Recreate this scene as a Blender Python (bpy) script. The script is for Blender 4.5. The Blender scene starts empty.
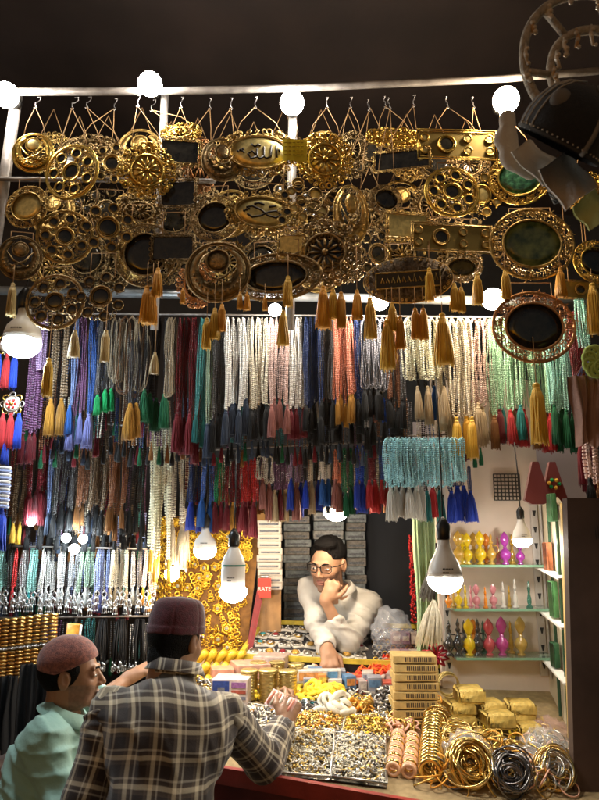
import bpy, math, random
import numpy as np
from math import sin, cos, pi, radians, sqrt
from mathutils import Vector, Matrix, Euler
random.seed(7); RNG = np.random.RandomState(11)
SC = bpy.context.scene
COL = SC.collection
# ---------------------------------------------------------------- camera
FPX = 693.0; PITCH = radians(11.4); CZ = 1.7
cam_d = bpy.data.cameras.new('camera'); cam = bpy.data.objects.new('camera', cam_d); COL.objects.link(cam)
cam_d.sensor_fit = 'VERTICAL'; cam_d.sensor_height = 24.0; cam_d.lens = FPX*24/800
cam_d.clip_start = 0.05; cam_d.clip_end = 500
cam.location = (0, 0, CZ); cam.rotation_euler = (radians(90)+PITCH, 0, 0)
cam_d.dof.use_dof = True; cam_d.dof.focus_distance = 2.6; cam_d.dof.aperture_fstop = 3.2
SC.camera = cam
# ---------------------------------------------------------------- night sky
W = bpy.data.worlds.new('World'); SC.world = W; W.use_nodes = True
nt = W.node_tree; nt.nodes.clear()
sky = nt.nodes.new('ShaderNodeTexSky'); sky.sky_type = 'NISHITA'; sky.sun_disc = False
sky.sun_elevation = radians(2); sky.sun_rotation = radians(200)
bg = nt.nodes.new('ShaderNodeBackground'); bg.inputs['Strength'].default_value = 0.045
wo = nt.nodes.new('ShaderNodeOutputWorld')
nt.links.new(sky.outputs[0], bg.inputs['Color']); nt.links.new(bg.outputs[0], wo.inputs['Surface'])
SC.view_settings.view_transform = 'Standard'; SC.view_settings.look = 'None'
SC.view_settings.exposure = 0.95; SC.view_settings.gamma = 1.0
SC.cycles.use_denoising = True
SC.cycles.max_bounces = 6; SC.cycles.diffuse_bounces = 3; SC.cycles.glossy_bounces = 3
SC.cycles.transmission_bounces = 5; SC.cycles.transparent_max_bounces = 8
SC.cycles.sample_clamp_indirect = 4.0
# ---------------------------------------------------------------- pixel <-> place
def ray(px, py):
    x = (px-299.5)/FPX; v = (400-py)/FPX
    return Vector((x, cos(PITCH)-v*sin(PITCH), sin(PITCH)+v*cos(PITCH)))
def P(px, py, Y):
    d = ray(px, py); return Vector((0, 0, CZ)) + d*(Y/d.y)
def S(py, Y):                       # metres per pixel at that depth
    return Y/ray(300, py).y/FPX
CTR_N = (.985, 0.20, -0.03)         # counter top: z = a + b*(Y-2.3) + c*x
def ctop(x, y): return CTR_N[0] + CTR_N[1]*(y-2.3) + CTR_N[2]*x
def CP(px, py, h=0.0):              # point on (or h above) the counter top
    d = ray(px, py); a, b, c = CTR_N
    t = (a + h - b*2.3 - CZ)/(d.z - b*d.y - c*d.x)
    return Vector((0, 0, CZ)) + d*t
# ---------------------------------------------------------------- materials
def lk(nt, a, b): nt.links.new(a, b)
MATS = {}
def mat(name, col, rough=0.5, metal=0.0, var=0.0, bump=0.0, bscale=60, nscale=0, namt=0.3, trans=0.0, sheen=0.0, coat=0.0, alpha=1.0, ior=1.45, spec=0.5, col2=None):
    if name in MATS: return MATS[name]
    m = bpy.data.materials.new(name); m.use_nodes = True; MATS[name] = m
    t = m.node_tree; b = t.nodes['Principled BSDF']
    b.inputs['Base Color'].default_value = (*col, 1); b.inputs['Roughness'].default_value = rough
    b.inputs['Metallic'].default_value = metal; b.inputs['Transmission Weight'].default_value = trans
    b.inputs['Sheen Weight'].default_value = sheen; b.inputs['Coat Weight'].default_value = coat
    b.inputs['Alpha'].default_value = alpha; b.inputs['IOR'].default_value = ior
    b.inputs['Specular IOR Level'].default_value = spec
    src = None
    tc = t.nodes.new('ShaderNodeTexCoord')
    if nscale:
        n = t.nodes.new('ShaderNodeTexNoise'); n.inputs['Scale'].default_value = nscale; n.inputs['Detail'].default_value = 4
        lk(t, tc.outputs['Object'], n.inputs['Vector'])
        mr = t.nodes.new('ShaderNodeMapRange'); mr.inputs[1].default_value = 0.35; mr.inputs[2].default_value = 0.65
        lk(t, n.outputs['Fac'], mr.inputs[0])
        mx = t.nodes.new('ShaderNodeMix'); mx.data_type = 'RGBA'
        lk(t, mr.outputs[0], mx.inputs['Factor'])
        c2 = col2 if col2 else tuple(c*(1-namt) for c in col)
        mx.inputs['A'].default_value = (*col, 1); mx.inputs['B'].default_value = (*c2, 1)
        src = mx.outputs['Result']
    if var:
        oi = t.nodes.new('ShaderNodeObjectInfo'); mr = t.nodes.new('ShaderNodeMapRange')
        mr.inputs[3].default_value = 1-var; mr.inputs[4].default_value = 1+var
        lk(t, oi.outputs['Random'], mr.inputs[0])
        hs = t.nodes.new('ShaderNodeHueSaturation'); hs.inputs['Color'].default_value = (*col, 1)
        if src: lk(t, src, hs.inputs['Color'])
        lk(t, mr.outputs[0], hs.inputs['Value']); src = hs.outputs[0]
    if src: lk(t, src, b.inputs['Base Color'])
    if bump:
        n = t.nodes.new('ShaderNodeTexNoise'); n.inputs['Scale'].default_value = bscale; n.inputs['Detail'].default_value = 5
        lk(t, tc.outputs['Object'], n.inputs['Vector'])
        bp = t.nodes.new('ShaderNodeBump'); bp.inputs['Strength'].default_value = bump; bp.inputs['Distance'].default_value = 0.01
        lk(t, n.outputs['Fac'], bp.inputs['Height']); lk(t, bp.outputs[0], b.inputs['Normal'])
    return m
def emis(name, col, s):
    if name in MATS: return MATS[name]
    m = bpy.data.materials.new(name); m.use_nodes = True; MATS[name] = m
    t = m.node_tree; t.nodes.clear(); e = t.nodes.new('ShaderNodeEmission'); o = t.nodes.new('ShaderNodeOutputMaterial')
    e.inputs[0].default_value = (*col, 1); e.inputs[1].default_value = s; lk(t, e.outputs[0], o.inputs[0]); return m
G = {}
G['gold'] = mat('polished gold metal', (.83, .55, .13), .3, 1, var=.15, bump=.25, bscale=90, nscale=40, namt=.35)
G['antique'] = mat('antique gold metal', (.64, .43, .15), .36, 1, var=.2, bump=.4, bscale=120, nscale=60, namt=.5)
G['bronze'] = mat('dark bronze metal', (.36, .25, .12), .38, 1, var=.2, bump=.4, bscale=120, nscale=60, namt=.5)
G['copper'] = mat('reddish copper metal', (.60, .30, .13), .35, 1, var=.15, bump=.3, bscale=120)
G['silver'] = mat('tarnished silver metal', (.72, .70, .66), .3, 1, bump=.2, bscale=100, nscale=50, namt=.4)
G['steel'] = mat('dull steel', (.45, .43, .42), .4, .9, bump=.1, bscale=50)
G['darkmirror'] = mat('dark mirror glass', (.035, .03, .022), .08, 0, nscale=30, namt=.6, spec=.6)
G['green'] = mat('green marbled enamel', (.02, .05, .018), .25, 0, nscale=22, col2=(.22, .26, .08), bump=.2, bscale=40, coat=.3)
G['teal'] = mat('deep green enamel', (.01, .05, .03), .25, 0, nscale=60, col2=(.05, .2, .1), bump=.4, bscale=60, coat=.3)
G['plate'] = mat('brushed brass plate', (.78, .62, .25), .42, .85, nscale=70, namt=.35)
G['ink'] = mat('black engraved enamel', (.02, .015, .01), .5)
G['cord'] = mat('tan twisted cord', (.42, .25, .11), .8)
G['orange'] = mat('orange silk thread', (.95, .45, .03), .55, sheen=.1, var=.15, nscale=300, namt=.45)
G['goldthread'] = mat('mustard gold silk thread', (.92, .56, .06), .55, sheen=.1, var=.15, nscale=300, namt=.35)
G['ply'] = mat('yellow card', (.85, .72, .05), .6, nscale=20, namt=.12)
# ---------------------------------------------------------------- mesh building
class MB:
    def __init__(s): s.V = []; s.F = []; s.n = 0; s.mats = []; s.smooth = True
    def mi(s, m):
        if m not in s.mats: s.mats.append(m)
        return s.mats.index(m)
    def add(s, V, F, m, M=None):
        V = np.asarray(V, float).reshape(-1, 3)
        if M is not None:
            A = np.array(M); V = V @ A[:3, :3].T + A[:3, 3]
        s.V.append(V)
        for k in sorted(set(len(f) for f in F)) if isinstance(F, list) else [F.shape[1]]:
            A = np.array([f for f in F if len(f) == k]) if isinstance(F, list) else F
            s.F.append((A+s.n, s.mi(m)))
        s.n += len(V); return s
    def build(s, name, parent=None, loc=(0, 0, 0), rot=(0, 0, 0), smooth=True, flat_mats=()):
        me = bpy.data.meshes.new(name)
        V = np.concatenate(s.V) if s.V else np.zeros((0, 3))
        me.vertices.add(len(V)); me.vertices.foreach_set('co', V.ravel())
        nl = sum(f.size for f, _ in s.F); npol = sum(len(f) for f, _ in s.F)
        me.loops.add(nl); me.polygons.add(npol)
        me.loops.foreach_set('vertex_index', np.concatenate([f.ravel() for f, _ in s.F]).astype(np.int32))
        tot = np.concatenate([np.full(len(f), f.shape[1]) for f, _ in s.F]).astype(np.int32)
        st = np.concatenate([[0], np.cumsum(tot)[:-1]]).astype(np.int32)
        me.polygons.foreach_set('loop_start', st); me.polygons.foreach_set('loop_total', tot)
        me.polygons.foreach_set('material_index', np.concatenate([np.full(len(f), m) for f, m in s.F]).astype(np.int32))
        me.polygons.foreach_set('use_smooth', np.full(npol, bool(smooth)))
        for m in s.mats: me.materials.append(m)
        me.update(calc_edges=True); me.validate()
        o = bpy.data.objects.new(name, me); COL.objects.link(o); o.location = loc; o.rotation_euler = rot
        if parent is not None: o.parent = parent
        return o
def T(x=0, y=0, z=0): return Matrix.Translation((x, y, z))
def Rx(a): return Matrix.Rotation(a, 4, 'X')
def Ry(a): return Matrix.Rotation(a, 4, 'Y')
def Rz(a): return Matrix.Rotation(a, 4, 'Z')
def Sc(x, y=None, z=None):
    if y is None: y = z = x
    return Matrix.Diagonal((x, y, z, 1))
def box(mb, c, s, m, M=None, bev=0):
    x, y, z = s[0]/2, s[1]/2, s[2]/2
    if bev:
        V = []; b = min(bev, x*.9, y*.9, z*.9)
        for sx in (-1, 1):
            for sy in (-1, 1):
                for sz in (-1, 1):
                    V += [(c[0]+sx*x, c[1]+sy*(y-b), c[2]+sz*(z-b)), (c[0]+sx*(x-b), c[1]+sy*y, c[2]+sz*(z-b)), (c[0]+sx*(x-b), c[1]+sy*(y-b), c[2]+sz*z)]
        def id(sx, sy, sz, k): return ((sx*2+sy)*2+sz)*3+k
        F = []
        F += [tuple(id(q, a, b_, 0) for a, b_ in ((0, 0), (1, 0), (1, 1), (0, 1))[::(1 if q else -1)]) for q in (0, 1)]
        F += [tuple(id(a, q, b_, 1) for a, b_ in ((0, 0), (1, 0), (1, 1), (0, 1))[::(-1 if q else 1)]) for q in (0, 1)]
        F += [tuple(id(a, b_, q, 2) for a, b_ in ((0, 0), (1, 0), (1, 1), (0, 1))[::(1 if q else -1)]) for q in (0, 1)]
        for q in (0, 1):
            for r in (0, 1):
                F.append((id(q, r, 0, 0), id(q, r, 1, 0), id(q, r, 1, 1), id(q, r, 0, 1)))
                F.append((id(q, 0, r, 0), id(q, 1, r, 0), id(q, 1, r, 2), id(q, 0, r, 2)))
                F.append((id(0, q, r, 1), id(1, q, r, 1), id(1, q, r, 2), id(0, q, r, 2)))
                for t in (0, 1): F.append((id(q, r, t, 0), id(q, r, t, 1), id(q, r, t, 2)))
        return mb.add(V, F, m, M)
    V = [(c[0]+i*x, c[1]+j*y, c[2]+k*z) for i in (-1, 1) for j in (-1, 1) for k in (-1, 1)]
    F = [(0, 1, 3, 2), (4, 6, 7, 5), (0, 4, 5, 1), (2, 3, 7, 6), (0, 2, 6, 4), (1, 5, 7, 3)]
    return mb.add(V, F, m, M)
def tube(mb, pts, r, m, n=6, M=None, closed=False, cap=True):
    pts = [Vector(p) for p in pts]; k = len(pts)
    if not hasattr(r, '__len__'): r = [r]*k
    V = []; up = None
    for i, p in enumerate(pts):
        a = pts[(i-1) % k] if (closed or i > 0) else p
        b = pts[(i+1) % k] if (closed or i < k-1) else p
        t = (b-a)
        t = t.normalized() if t.length > 1e-9 else Vector((0, 0, 1))
        if up is None:
            up = t.orthogonal().normalized()
        up = (up - t*up.dot(t))
        up = up.normalized() if up.length > 1e-6 else t.orthogonal().normalized()
        w = t.cross(up)
        for j in range(n):
            q = 2*pi*j/n; V.append(p + (up*cos(q) + w*sin(q))*r[i])
    F = []
    for i in range(k if closed else k-1):
        for j in range(n):
            F.append((i*n+j, i*n+(j+1) % n, ((i+1) % k)*n+(j+1) % n, ((i+1) % k)*n+j))
    if cap and not closed:
        F.append(tuple(range(n))[::-1]); F.append(tuple((k-1)*n+j for j in range(n)))
    return mb.add([tuple(v) for v in V], F, m, M)
def lathe(mb, prof, m, n=16, M=None, closed=True):      # prof: (r, z) bottom to top, axis z
    V = []; F = []
    for r, z in prof:
        for j in range(n): V.append((r*cos(2*pi*j/n), r*sin(2*pi*j/n), z))
    for i in range(len(prof)-1):
        for j in range(n): F.append((i*n+j, i*n+(j+1) % n, (i+1)*n+(j+1) % n, (i+1)*n+j))
    if closed:
        F.append(tuple(range(n))[::-1]); F.append(tuple((len(prof)-1)*n+j for j in range(n)))
    return mb.add(V, F, m, M)
def torus_vf(R, r, nu, nv, rz=None):
    rz = rz or R; V = []
    for i in range(nu):
        a = 2*pi*i/nu
        for j in range(nv):
            b = 2*pi*j/nv; V.append(((R+r*cos(b))*cos(a), r*sin(b), (rz+r*cos(b))*sin(a)))
    F = [(i*nv+j, ((i+1) % nu)*nv+j, ((i+1) % nu)*nv+(j+1) % nv, i*nv+(j+1) % nv) for i in range(nu) for j in range(nv)]
    return np.array(V), np.array(F)
def torus(mb, R, r, m, M=None, nu=24, nv=6, rz=None):   # in the xz plane
    V, F = torus_vf(R, r, nu, nv, rz); return mb.add(V, F, m, M)
_ph = (1+sqrt(5))/2
ICO_V = np.array([(-1, _ph, 0), (1, _ph, 0), (-1, -_ph, 0), (1, -_ph, 0), (0, -1, _ph), (0, 1, _ph), (0, -1, -_ph), (0, 1, -_ph), (_ph, 0, -1), (_ph, 0, 1), (-_ph, 0, -1), (-_ph, 0, 1)])/sqrt(1+_ph*_ph)
ICO_F = np.array([(0, 11, 5), (0, 5, 1), (0, 1, 7), (0, 7, 10), (0, 10, 11), (1, 5, 9), (5, 11, 4), (11, 10, 2), (10, 7, 6), (7, 1, 8), (3, 9, 4), (3, 4, 2), (3, 2, 6), (3, 6, 8), (3, 8, 9), (4, 9, 5), (2, 4, 11), (6, 2, 10), (8, 6, 7), (9, 8, 1)])
def _sub(V, F):
    V = [tuple(v) for v in V]; c = {}; o = []
    def mid(a, b):
        k = (min(a, b), max(a, b))
        if k not in c:
            v = (np.array(V[a])+np.array(V[b])); v = v/np.linalg.norm(v); V.append(tuple(v)); c[k] = len(V)-1
        return c[k]
    for a, b, d in F:
        x, y, z = mid(a, b), mid(b, d), mid(d, a); o += [(a, x, z), (b, y, x), (d, z, y), (x, y, z)]
    return np.array(V), np.array(o)
ICO1 = _sub(ICO_V, ICO_F); ICO2 = _sub(*ICO1)
def ball(mb, c, r, m, lod=1, M=None):
    V, F = ((ICO_V, ICO_F), ICO1, ICO2)[lod]
    rr = np.array(r if hasattr(r, '__len__') else (r, r, r)); return mb.add(V*rr+np.array(c), F, m, M)
def balls(mb, C, r, m, lod=0):
    V, F = ((ICO_V, ICO_F), ICO1, ICO2)[lod]; C = np.asarray(C); n = len(C)
    r = np.asarray(r)
    if r.ndim == 0: r = np.full(n, float(r))
    VV = (C[:, None, :] + V[None]*r[:, None, None]).reshape(-1, 3)
    FF = (F[None]+(np.arange(n)*len(V))[:, None, None]).reshape(-1, 3)
    return mb.add(VV, FF, m)
def disc(mb, rx, rz, th, m, M=None, n=32, dome=0.0):    # plate facing -y, in xz plane
    V = [(0, -th/2-dome, 0)]; F = []
    for k, (f, y) in enumerate(((.6, -th/2-dome*.75), (1, -th/2), (1, th/2))):
        for j in range(n): V.append((rx*f*cos(2*pi*j/n), y, rz*f*sin(2*pi*j/n)))
    for j in range(n):
        F.append((0, 1+j, 1+(j+1) % n))
        for k in (0, 1): F.append((1+k*n+j, 1+(k+1)*n+j, 1+(k+1)*n+(j+1) % n, 1+k*n+(j+1) % n))
    F.append(tuple(1+2*n+j for j in range(n)))
    return mb.add(V, F, m, M)
def prism(mb, poly, y0, y1, m, M=None):                 # polygon in xz extruded in y
    n = len(poly); V = [(x, y0, z) for x, z in poly]+[(x, y1, z) for x, z in poly]
    F = [tuple(range(n)), tuple(range(2*n-1, n-1, -1))]+[(j, j+n, (j+1) % n+n, (j+1) % n) for j in range(n)]
    return mb.add(V, F, m, M)
# ---------------------------------------------------------------- tagging
def tag(o, label=None, cat=None, group=None, kind=None):
    if label: o['label'] = label
    if cat: o['category'] = cat
    if group: o['group'] = group
    if kind: o['kind'] = kind
    return o
def thing(name, loc, label, cat, group=None, rz=0.0):
    o = bpy.data.objects.new(name, None); COL.objects.link(o); o.empty_display_size = .05
    o.location = loc; o.rotation_euler = (0, 0, rz); return tag(o, label, cat, group)
def dup(o, loc=None, rz=None, label=None, group=None, parent=None, scale=None):
    c = o.copy(); COL.objects.link(c)
    if parent is not None: c.parent = parent
    if loc is not None: c.location = loc
    if rz is not None: c.rotation_euler = (0, 0, rz)
    if scale is not None: c.scale = scale
    if label: c['label'] = label
    if group: c['group'] = group
    for ch in list(o.children): dup(ch, parent=c)
    return c
def setmat(o, i, m):
    o.material_slots[i].link = 'OBJECT'; o.material_slots[i].material = m
# ---------------------------------------------------------------- distance-field surfaces (people, cloth)
def smin(a, b, k):
    if k <= 0: return np.minimum(a, b)
    h = np.clip(.5+.5*(b-a)/k, 0, 1); return b*(1-h)+a*h-k*h*(1-h)
def smax(a, b, k): return -smin(-a, -b, k)
def d_cap(p, a, b, ra, rb):
    a = np.array(a, float); b = np.array(b, float); ba = b-a
    t = np.clip(((p-a)@ba)/max(ba@ba, 1e-12), 0, 1)
    return np.linalg.norm(p-a-t[..., None]*ba, axis=-1)-(ra+(rb-ra)*t)
def d_ell(p, c, r, R=None):
    q = p-np.array(c, float)
    if R is not None: q = q@np.array(R)[:3, :3]
    r = np.array(r, float); k0 = np.linalg.norm(q/r, axis=-1); k1 = np.linalg.norm(q/(r*r), axis=-1)
    return k0*(k0-1)/np.maximum(k1, 1e-9)
def d_chain(p, pts, rs, k=.01):
    d = None
    for i in range(len(pts)-1):
        e = d_cap(p, pts[i], pts[i+1], rs[i], rs[i+1]); d = e if d is None else smin(d, e, k)
    return d
def folds(p, amp, f=1.0, seed=0):
    r = np.random.RandomState(seed); v = 0
    for i in range(5):
        k = r.normal(size=3)*np.array([1, 1, .7])*f*26; k2 = r.normal(size=3)*f*17
        v = v + (1-2*np.abs(np.sin(p@k*.5+1.4*np.sin(p@k2+i)+i)))*(.8**i)
    return amp*v/3
def creases(p, amp, d, f=60., seed=0):
    """long soft-edged cloth folds running across direction d"""
    r = np.random.RandomState(seed); d = np.array(d, float); d /= np.linalg.norm(d); v = 0
    for i in range(4):
        k = d*f*(.7+.35*i)+r.normal(size=3)*f*.22; w = r.normal(size=(2, 3))*9
        ph = p@k+2.6*np.sin(p@w[0]+i)+1.6*np.sin(p@w[1]*1.7); m = .5+.5*np.sin(p@(r.normal(size=3)*11)+2*i)
        v = v+(1-np.abs(np.sin(ph*.5)))**2*m*(.85**i)
    return -amp*(v-.6)
def net(fn, lo, hi, h):
    lo = np.array(lo, float); n = np.ceil((np.array(hi)-lo)/h).astype(int)+1
    ax = [lo[i]+h*np.arange(n[i]) for i in range(3)]
    g = np.stack(np.meshgrid(*ax, indexing='ij'), -1)
    v = np.empty(tuple(n))
    for i in range(0, n[0], 16): v[i:i+16] = fn(g[i:i+16].reshape(-1, 3)).reshape(g[i:i+16].shape[:3])
    s = v < 0
    c = np.zeros(tuple(n-1), int)
    off = [(a, b, d) for a in (0, 1) for b in (0, 1) for d in (0, 1)]
    sl = lambda A, o: A[o[0]:n[0]-1+o[0], o[1]:n[1]-1+o[1], o[2]:n[2]-1+o[2]]
    for o in off: c += sl(s, o)
    act = (c > 0) & (c < 8); idx = np.argwhere(act)
    ids = -np.ones(act.shape, int); ids[act] = np.arange(len(idx))
    acc = np.zeros((len(idx), 3)); cnt = np.zeros(len(idx))
    for o in off:
        for a in range(3):
            if o[a]: continue
            o2 = list(o); o2[a] = 1
            va = v[tuple((idx+o).T)]; vb = v[tuple((idx+o2).T)]; m = (va < 0) != (vb < 0)
            t = np.where(m, va/np.where(m, va-vb, 1), 0)
            q = np.array(o, float)+np.zeros((len(idx), 3)); q[:, a] = t
            acc += q*m[:, None]; cnt += m
    V = lo+h*(idx+acc/cnt[:, None]); F = []
    for a in range(3):
        b, d = (a+1) % 3, (a+2) % 3
        s0 = np.moveaxis(s, (a, b, d), (0, 1, 2)); I = np.moveaxis(ids, (a, b, d), (0, 1, 2))
        e = s0[:-1, 1:-1, 1:-1] != s0[1:, 1:-1, 1:-1]
        q = np.argwhere(e); 
        if not len(q): continue
        i, j, k = q[:, 0], q[:, 1]+1, q[:, 2]+1
        f = np.stack([I[i, j-1, k-1], I[i, j, k-1], I[i, j, k], I[i, j-1, k]], 1)
        fl = ~s0[i, j, k]; f[fl] = f[fl][:, ::-1]; F.append(f)
    return V, np.concatenate(F)
def hand_sdf(wrist, d, n, curl, scale=1.0, side=1, spread=.16, thumb=(.5, .4), armto=None, ra=.03):
    """wrist point, direction d to the fingers, n = back of the hand, curl = bend of each finger (radians per joint)"""
    w = Vector(wrist); d = Vector(d).normalized(); n = Vector(n); n = (n-d*n.dot(d)).normalized(); s = d.cross(n)*side
    k = scale; palm = [(w+s*(.022*k)+d*.03*k, w+s*.026*k+d*.088*k, .016*k, .014*k), (w+d*.02*k, w+s*.006*k+d*.092*k, .019*k, .0145*k),
                       (w-s*.014*k+d*.02*k, w-s*.02*k+d*.086*k, .019*k, .014*k)]
    L = (.040, .045, .041, .033); fing = []
    for i in range(4):
        o = (i-1.5)*-.0205
        base = w+d*(.088-.006*abs(i-1.2))*k+s*o*k
        ang = -(i-1.5)*spread*.5
        cur = d*cos(ang)+s*sin(ang); nn = n.copy(); pts = [base]; ax = cur.cross(nn)
        l = L[i]*k; c = curl[i] if hasattr(curl, '__len__') else curl
        for j, f in enumerate((1, .68, .52)):
            R = Matrix.Rotation(-c*(.7 if j == 0 else 1.1), 3, ax); cur = R@cur; pts.append(pts[-1]+cur*l*f)
        fing.append((pts, [.0098*k, .0088*k, .0078*k, .0066*k]))
    tb = w+s*.022*k+d*.022*k-n*.004*k
    td = (s*.8+d*.75-n*.45*thumb[0]).normalized(); t1 = tb+td*.04*k
    td = (s*(.5-thumb[1])+d*1.0-n*.5*thumb[0]).normalized(); t2 = t1+td*.033*k
    td = (s*(.2-thumb[1])+d*1.0-n*.6*thumb[0]).normalized(); t3 = t2+td*.026*k
    def fn(p):
        D = None
        for a, b, ra_, rb in palm:
            e = d_cap(p, a, b, ra_, rb); D = e if D is None else smin(D, e, .012*k)
        e = d_cap(p, w, w+d*.04*k, .024*k, .022*k); D = smin(D, e, .015*k)
        if armto is not None: D = smin(D, d_cap(p, w, armto, .0235*k, ra), .02*k)
        f = None
        for pts, rs in fing:
            e = d_chain(p, pts, rs, .003*k); f = e if f is None else np.minimum(f, e)
        D = smin(D, f, .006*k)
        e = d_chain(p, [tb, t1, t2, t3], [.015*k, .0115*k, .0095*k, .0075*k], .004*k); return smin(D, e, .008*k)
    allp = [w, t3]+[q for pts, _ in fing for q in pts]+([Vector(armto)] if armto is not None else [])
    lo = [min(q[i] for q in allp)-.045 for i in range(3)]; hi = [max(q[i] for q in allp)+.045 for i in range(3)]
    return fn, lo, hi
def head_local(q):
    """facing -y, z up, centre between the ears; chin near z = -.115, crown z = +.12"""
    ax = np.abs(q[..., 0]); m = q.copy(); m[..., 0] = ax
    D = d_ell(q, (0, .015, .033), (.073, .092, .083))
    D = smin(D, d_ell(q, (0, -.022, -.03), (.058, .068, .082)), .03)
    D = smin(D, d_ell(m, (.036, -.052, -.03), (.022, .024, .02)), .02)
    D = smin(D, d_ell(m, (.032, -.018, -.082), (.022, .04, .022)), .03)
    D = smin(D, d_ell(q, (0, -.074, -.1), (.02, .016, .016)), .02)
    D = smin(D, d_ell(m, (.026, -.082, .018), (.024, .009, .007)), .012)
    D = smax(D, -d_ell(m, (.031, -.1, -.001), (.017, .015, .012)), .012)
    D = smin(D, d_ell(m, (.031, -.0745, -.002), (.0145, .0125, .0125)), .003)
    D = smin(D, d_cap(q, (0, -.082, .012), (0, -.105, -.031), .006, .0098), .012)
    D = smin(D, d_ell(m, (.012, -.095, -.036), (.0072, .009, .0065)), .006)
    D = smin(D, d_ell(q, (0, -.089, -.0625), (.022, .008, .005)), .006)
    D = smin(D, d_ell(q, (0, -.087, -.0735), (.019, .01, .006)), .005)
    E = d_ell(m, (.076, .012, -.008), (.012, .019, .031)); E = smax(E, -d_ell(m, (.090, .004, -.003), (.012, .010, .018)), .003)
    D = smin(D, E, .006)
    D = smin(D, d_cap(q, (0, .028, -.05), (0, .045, -.17), .053, .056), .03)
    return D
# ================================================================ SETTING AND STALL STRUCTURE
M = mat
floor_m = mat('dusty dark paving', (.09, .08, .07), .8, nscale=6, namt=.5, bump=.3, bscale=30)
mb = MB(); mb.add([(-40, -40, 0), (40, -40, 0), (40, 60, 0), (-40, 60, 0)], [(0, 1, 2, 3)], floor_m)
tag(mb.build('ground'), kind='structure')
tarp = mat('dark brown tarpaulin', (.030, .018, .014), .75, nscale=3, namt=.4, bump=.5, bscale=6)
def sheet(name, fn, nu, nv, m, th=.01, parent=None):
    V = [fn(i/nu, j/nv) for i in range(nu+1) for j in range(nv+1)]
    V = [Vector(v) for v in V]; n = len(V); V2 = [v+Vector((0, .0, th)) for v in V]
    F = []
    for i in range(nu):
        for j in range(nv):
            q = (i*(nv+1)+j, (i+1)*(nv+1)+j, (i+1)*(nv+1)+j+1, i*(nv+1)+j+1); F.append(q); F.append(tuple(a+n for a in q[::-1]))
    mb = MB(); mb.add([tuple(v) for v in V+V2], F, m); return mb.build(name, parent)
t = sheet('canopy', lambda u, v: (-4+8*u, 1.2+3.6*v, 4.55-.16*(1.2+3.6*v)+.05*sin(9*u)*sin(5*v)-.18*abs(sin(u*pi*3))*.5), 60, 24, tarp, .012)
tag(t, 'dark brown tarpaulin sagging over the whole stall', 'canopy')
CANOPY = 1
# back wall and side of the stall
wallm = mat('charcoal painted board', (.022, .026, .034), .6, nscale=5, namt=.3, bump=.1)
mb = MB(); box(mb, (-.4, 4.3, 2.0), (7.0, .06, 4.0), wallm)
tag(mb.build('back_wall', smooth=False), 'charcoal back wall behind the shopkeeper', 'wall')
mb = MB(); pinkw = mat('pinkish cream laminate', (.70, .59, .50), .55, nscale=4, namt=.18, bump=.05)
steelp = mat('painted grey steel tube', (.42, .38, .35), .45, .3, nscale=18, namt=.45, bump=.15)
def pole(p, q, r, label, name='steel_pole', n=10, m=steelp):
    p = Vector(p); q = Vector(q); c = (p+q)/2; mb = MB(); tube(mb, [p-c, q-c], r, m, n)
    k = max(1, int((q-p).length/.25))
    o = mb.build(name, loc=c); return tag(o, label, 'pole')
YR = 2.32
a, b_, c_ = P(-40, 92, YR), P(300, 88, YR), P(660, 66, YR-.06)
mb = MB(); tube(mb, [a-b_, P(150, 91.5, YR)-b_, Vector((0, 0, 0)), P(500, 79, YR-.02)-b_, c_-b_], .0135, steelp, 10)
tag(mb.build('hanging_rail', loc=b_), 'grey steel rail with bare bulbs from which the gold ornaments hang', 'rail')
pole(P(17, 94, YR+.05), P(-6, 250, YR+.05), .022, 'slanting grey steel pole at the far left under the rail')
pole(P(165, 92, YR+.04), P(154, 330, YR+.25), .015, 'grey steel pole behind the gold ornaments below the second bulb')
pole(P(293, 90, YR+.04), P(290, 330, YR+.25), .017, 'grey steel pole behind the yellow paper tag')
pole(P(-20, 179, YR+.03), P(215, 181, YR+.03), .009, 'thin grey cross bar behind the leftmost ornaments', 'steel_bar')
YB = 2.72
wd = mat('dark bamboo', (.06, .04, .025), .7, nscale=9, namt=.4)
pole(P(20, -30, 3.0), P(108, 92, 3.4), .025, 'dark bamboo pole under the canopy slanting towards the second bulb', 'bamboo_pole', m=wd)
pole(P(-30, 40, 3.3), P(640, 22, 3.3), .02, 'dark bamboo pole running level under the canopy', 'bamboo_pole', m=wd)
pole(P(330, -30, 2.9), P(400, 88, 3.5), .006, 'black cable sagging under the middle of the canopy', 'cable', 6, m=G['ink'])
pole(P(-30, 290, YB+.03), P(585, 303, YB+.03), .019, 'pale steel beam above the top row of bead strings', 'steel_beam', m=mat('pale galvanised steel', (.55, .57, .58), .4, .6, nscale=20, namt=.3))
pole(P(20, 313, YB), P(585, 318, YB), .004, 'thin rod carrying the top row of bead strings', 'hanging_rod', 6)
pole(P(40, 418, 2.95), P(180, 430, 2.95), .004, 'thin rod carrying the dark bead strings at left', 'hanging_rod', 6)
pole(P(165, 452, 2.86), P(388, 441, 2.86), .004, 'thin rod carrying the short blue and maroon bead strings', 'hanging_rod', 6)
pole(P(380, 437, 2.83), P(505, 432, 2.83), .004, 'thin rod carrying the light blue bead strings', 'hanging_rod', 6)
pole(P(-10, 546, 3.05), P(160, 549, 3.05), .004, 'thin rod carrying the silver bead strings at lower left', 'hanging_rod', 6)
pole(P(-10, 618, 3.05), P(160, 616, 3.05), .004, 'thin rod above the black cords and gold bangle rolls', 'hanging_rod', 6)
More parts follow.
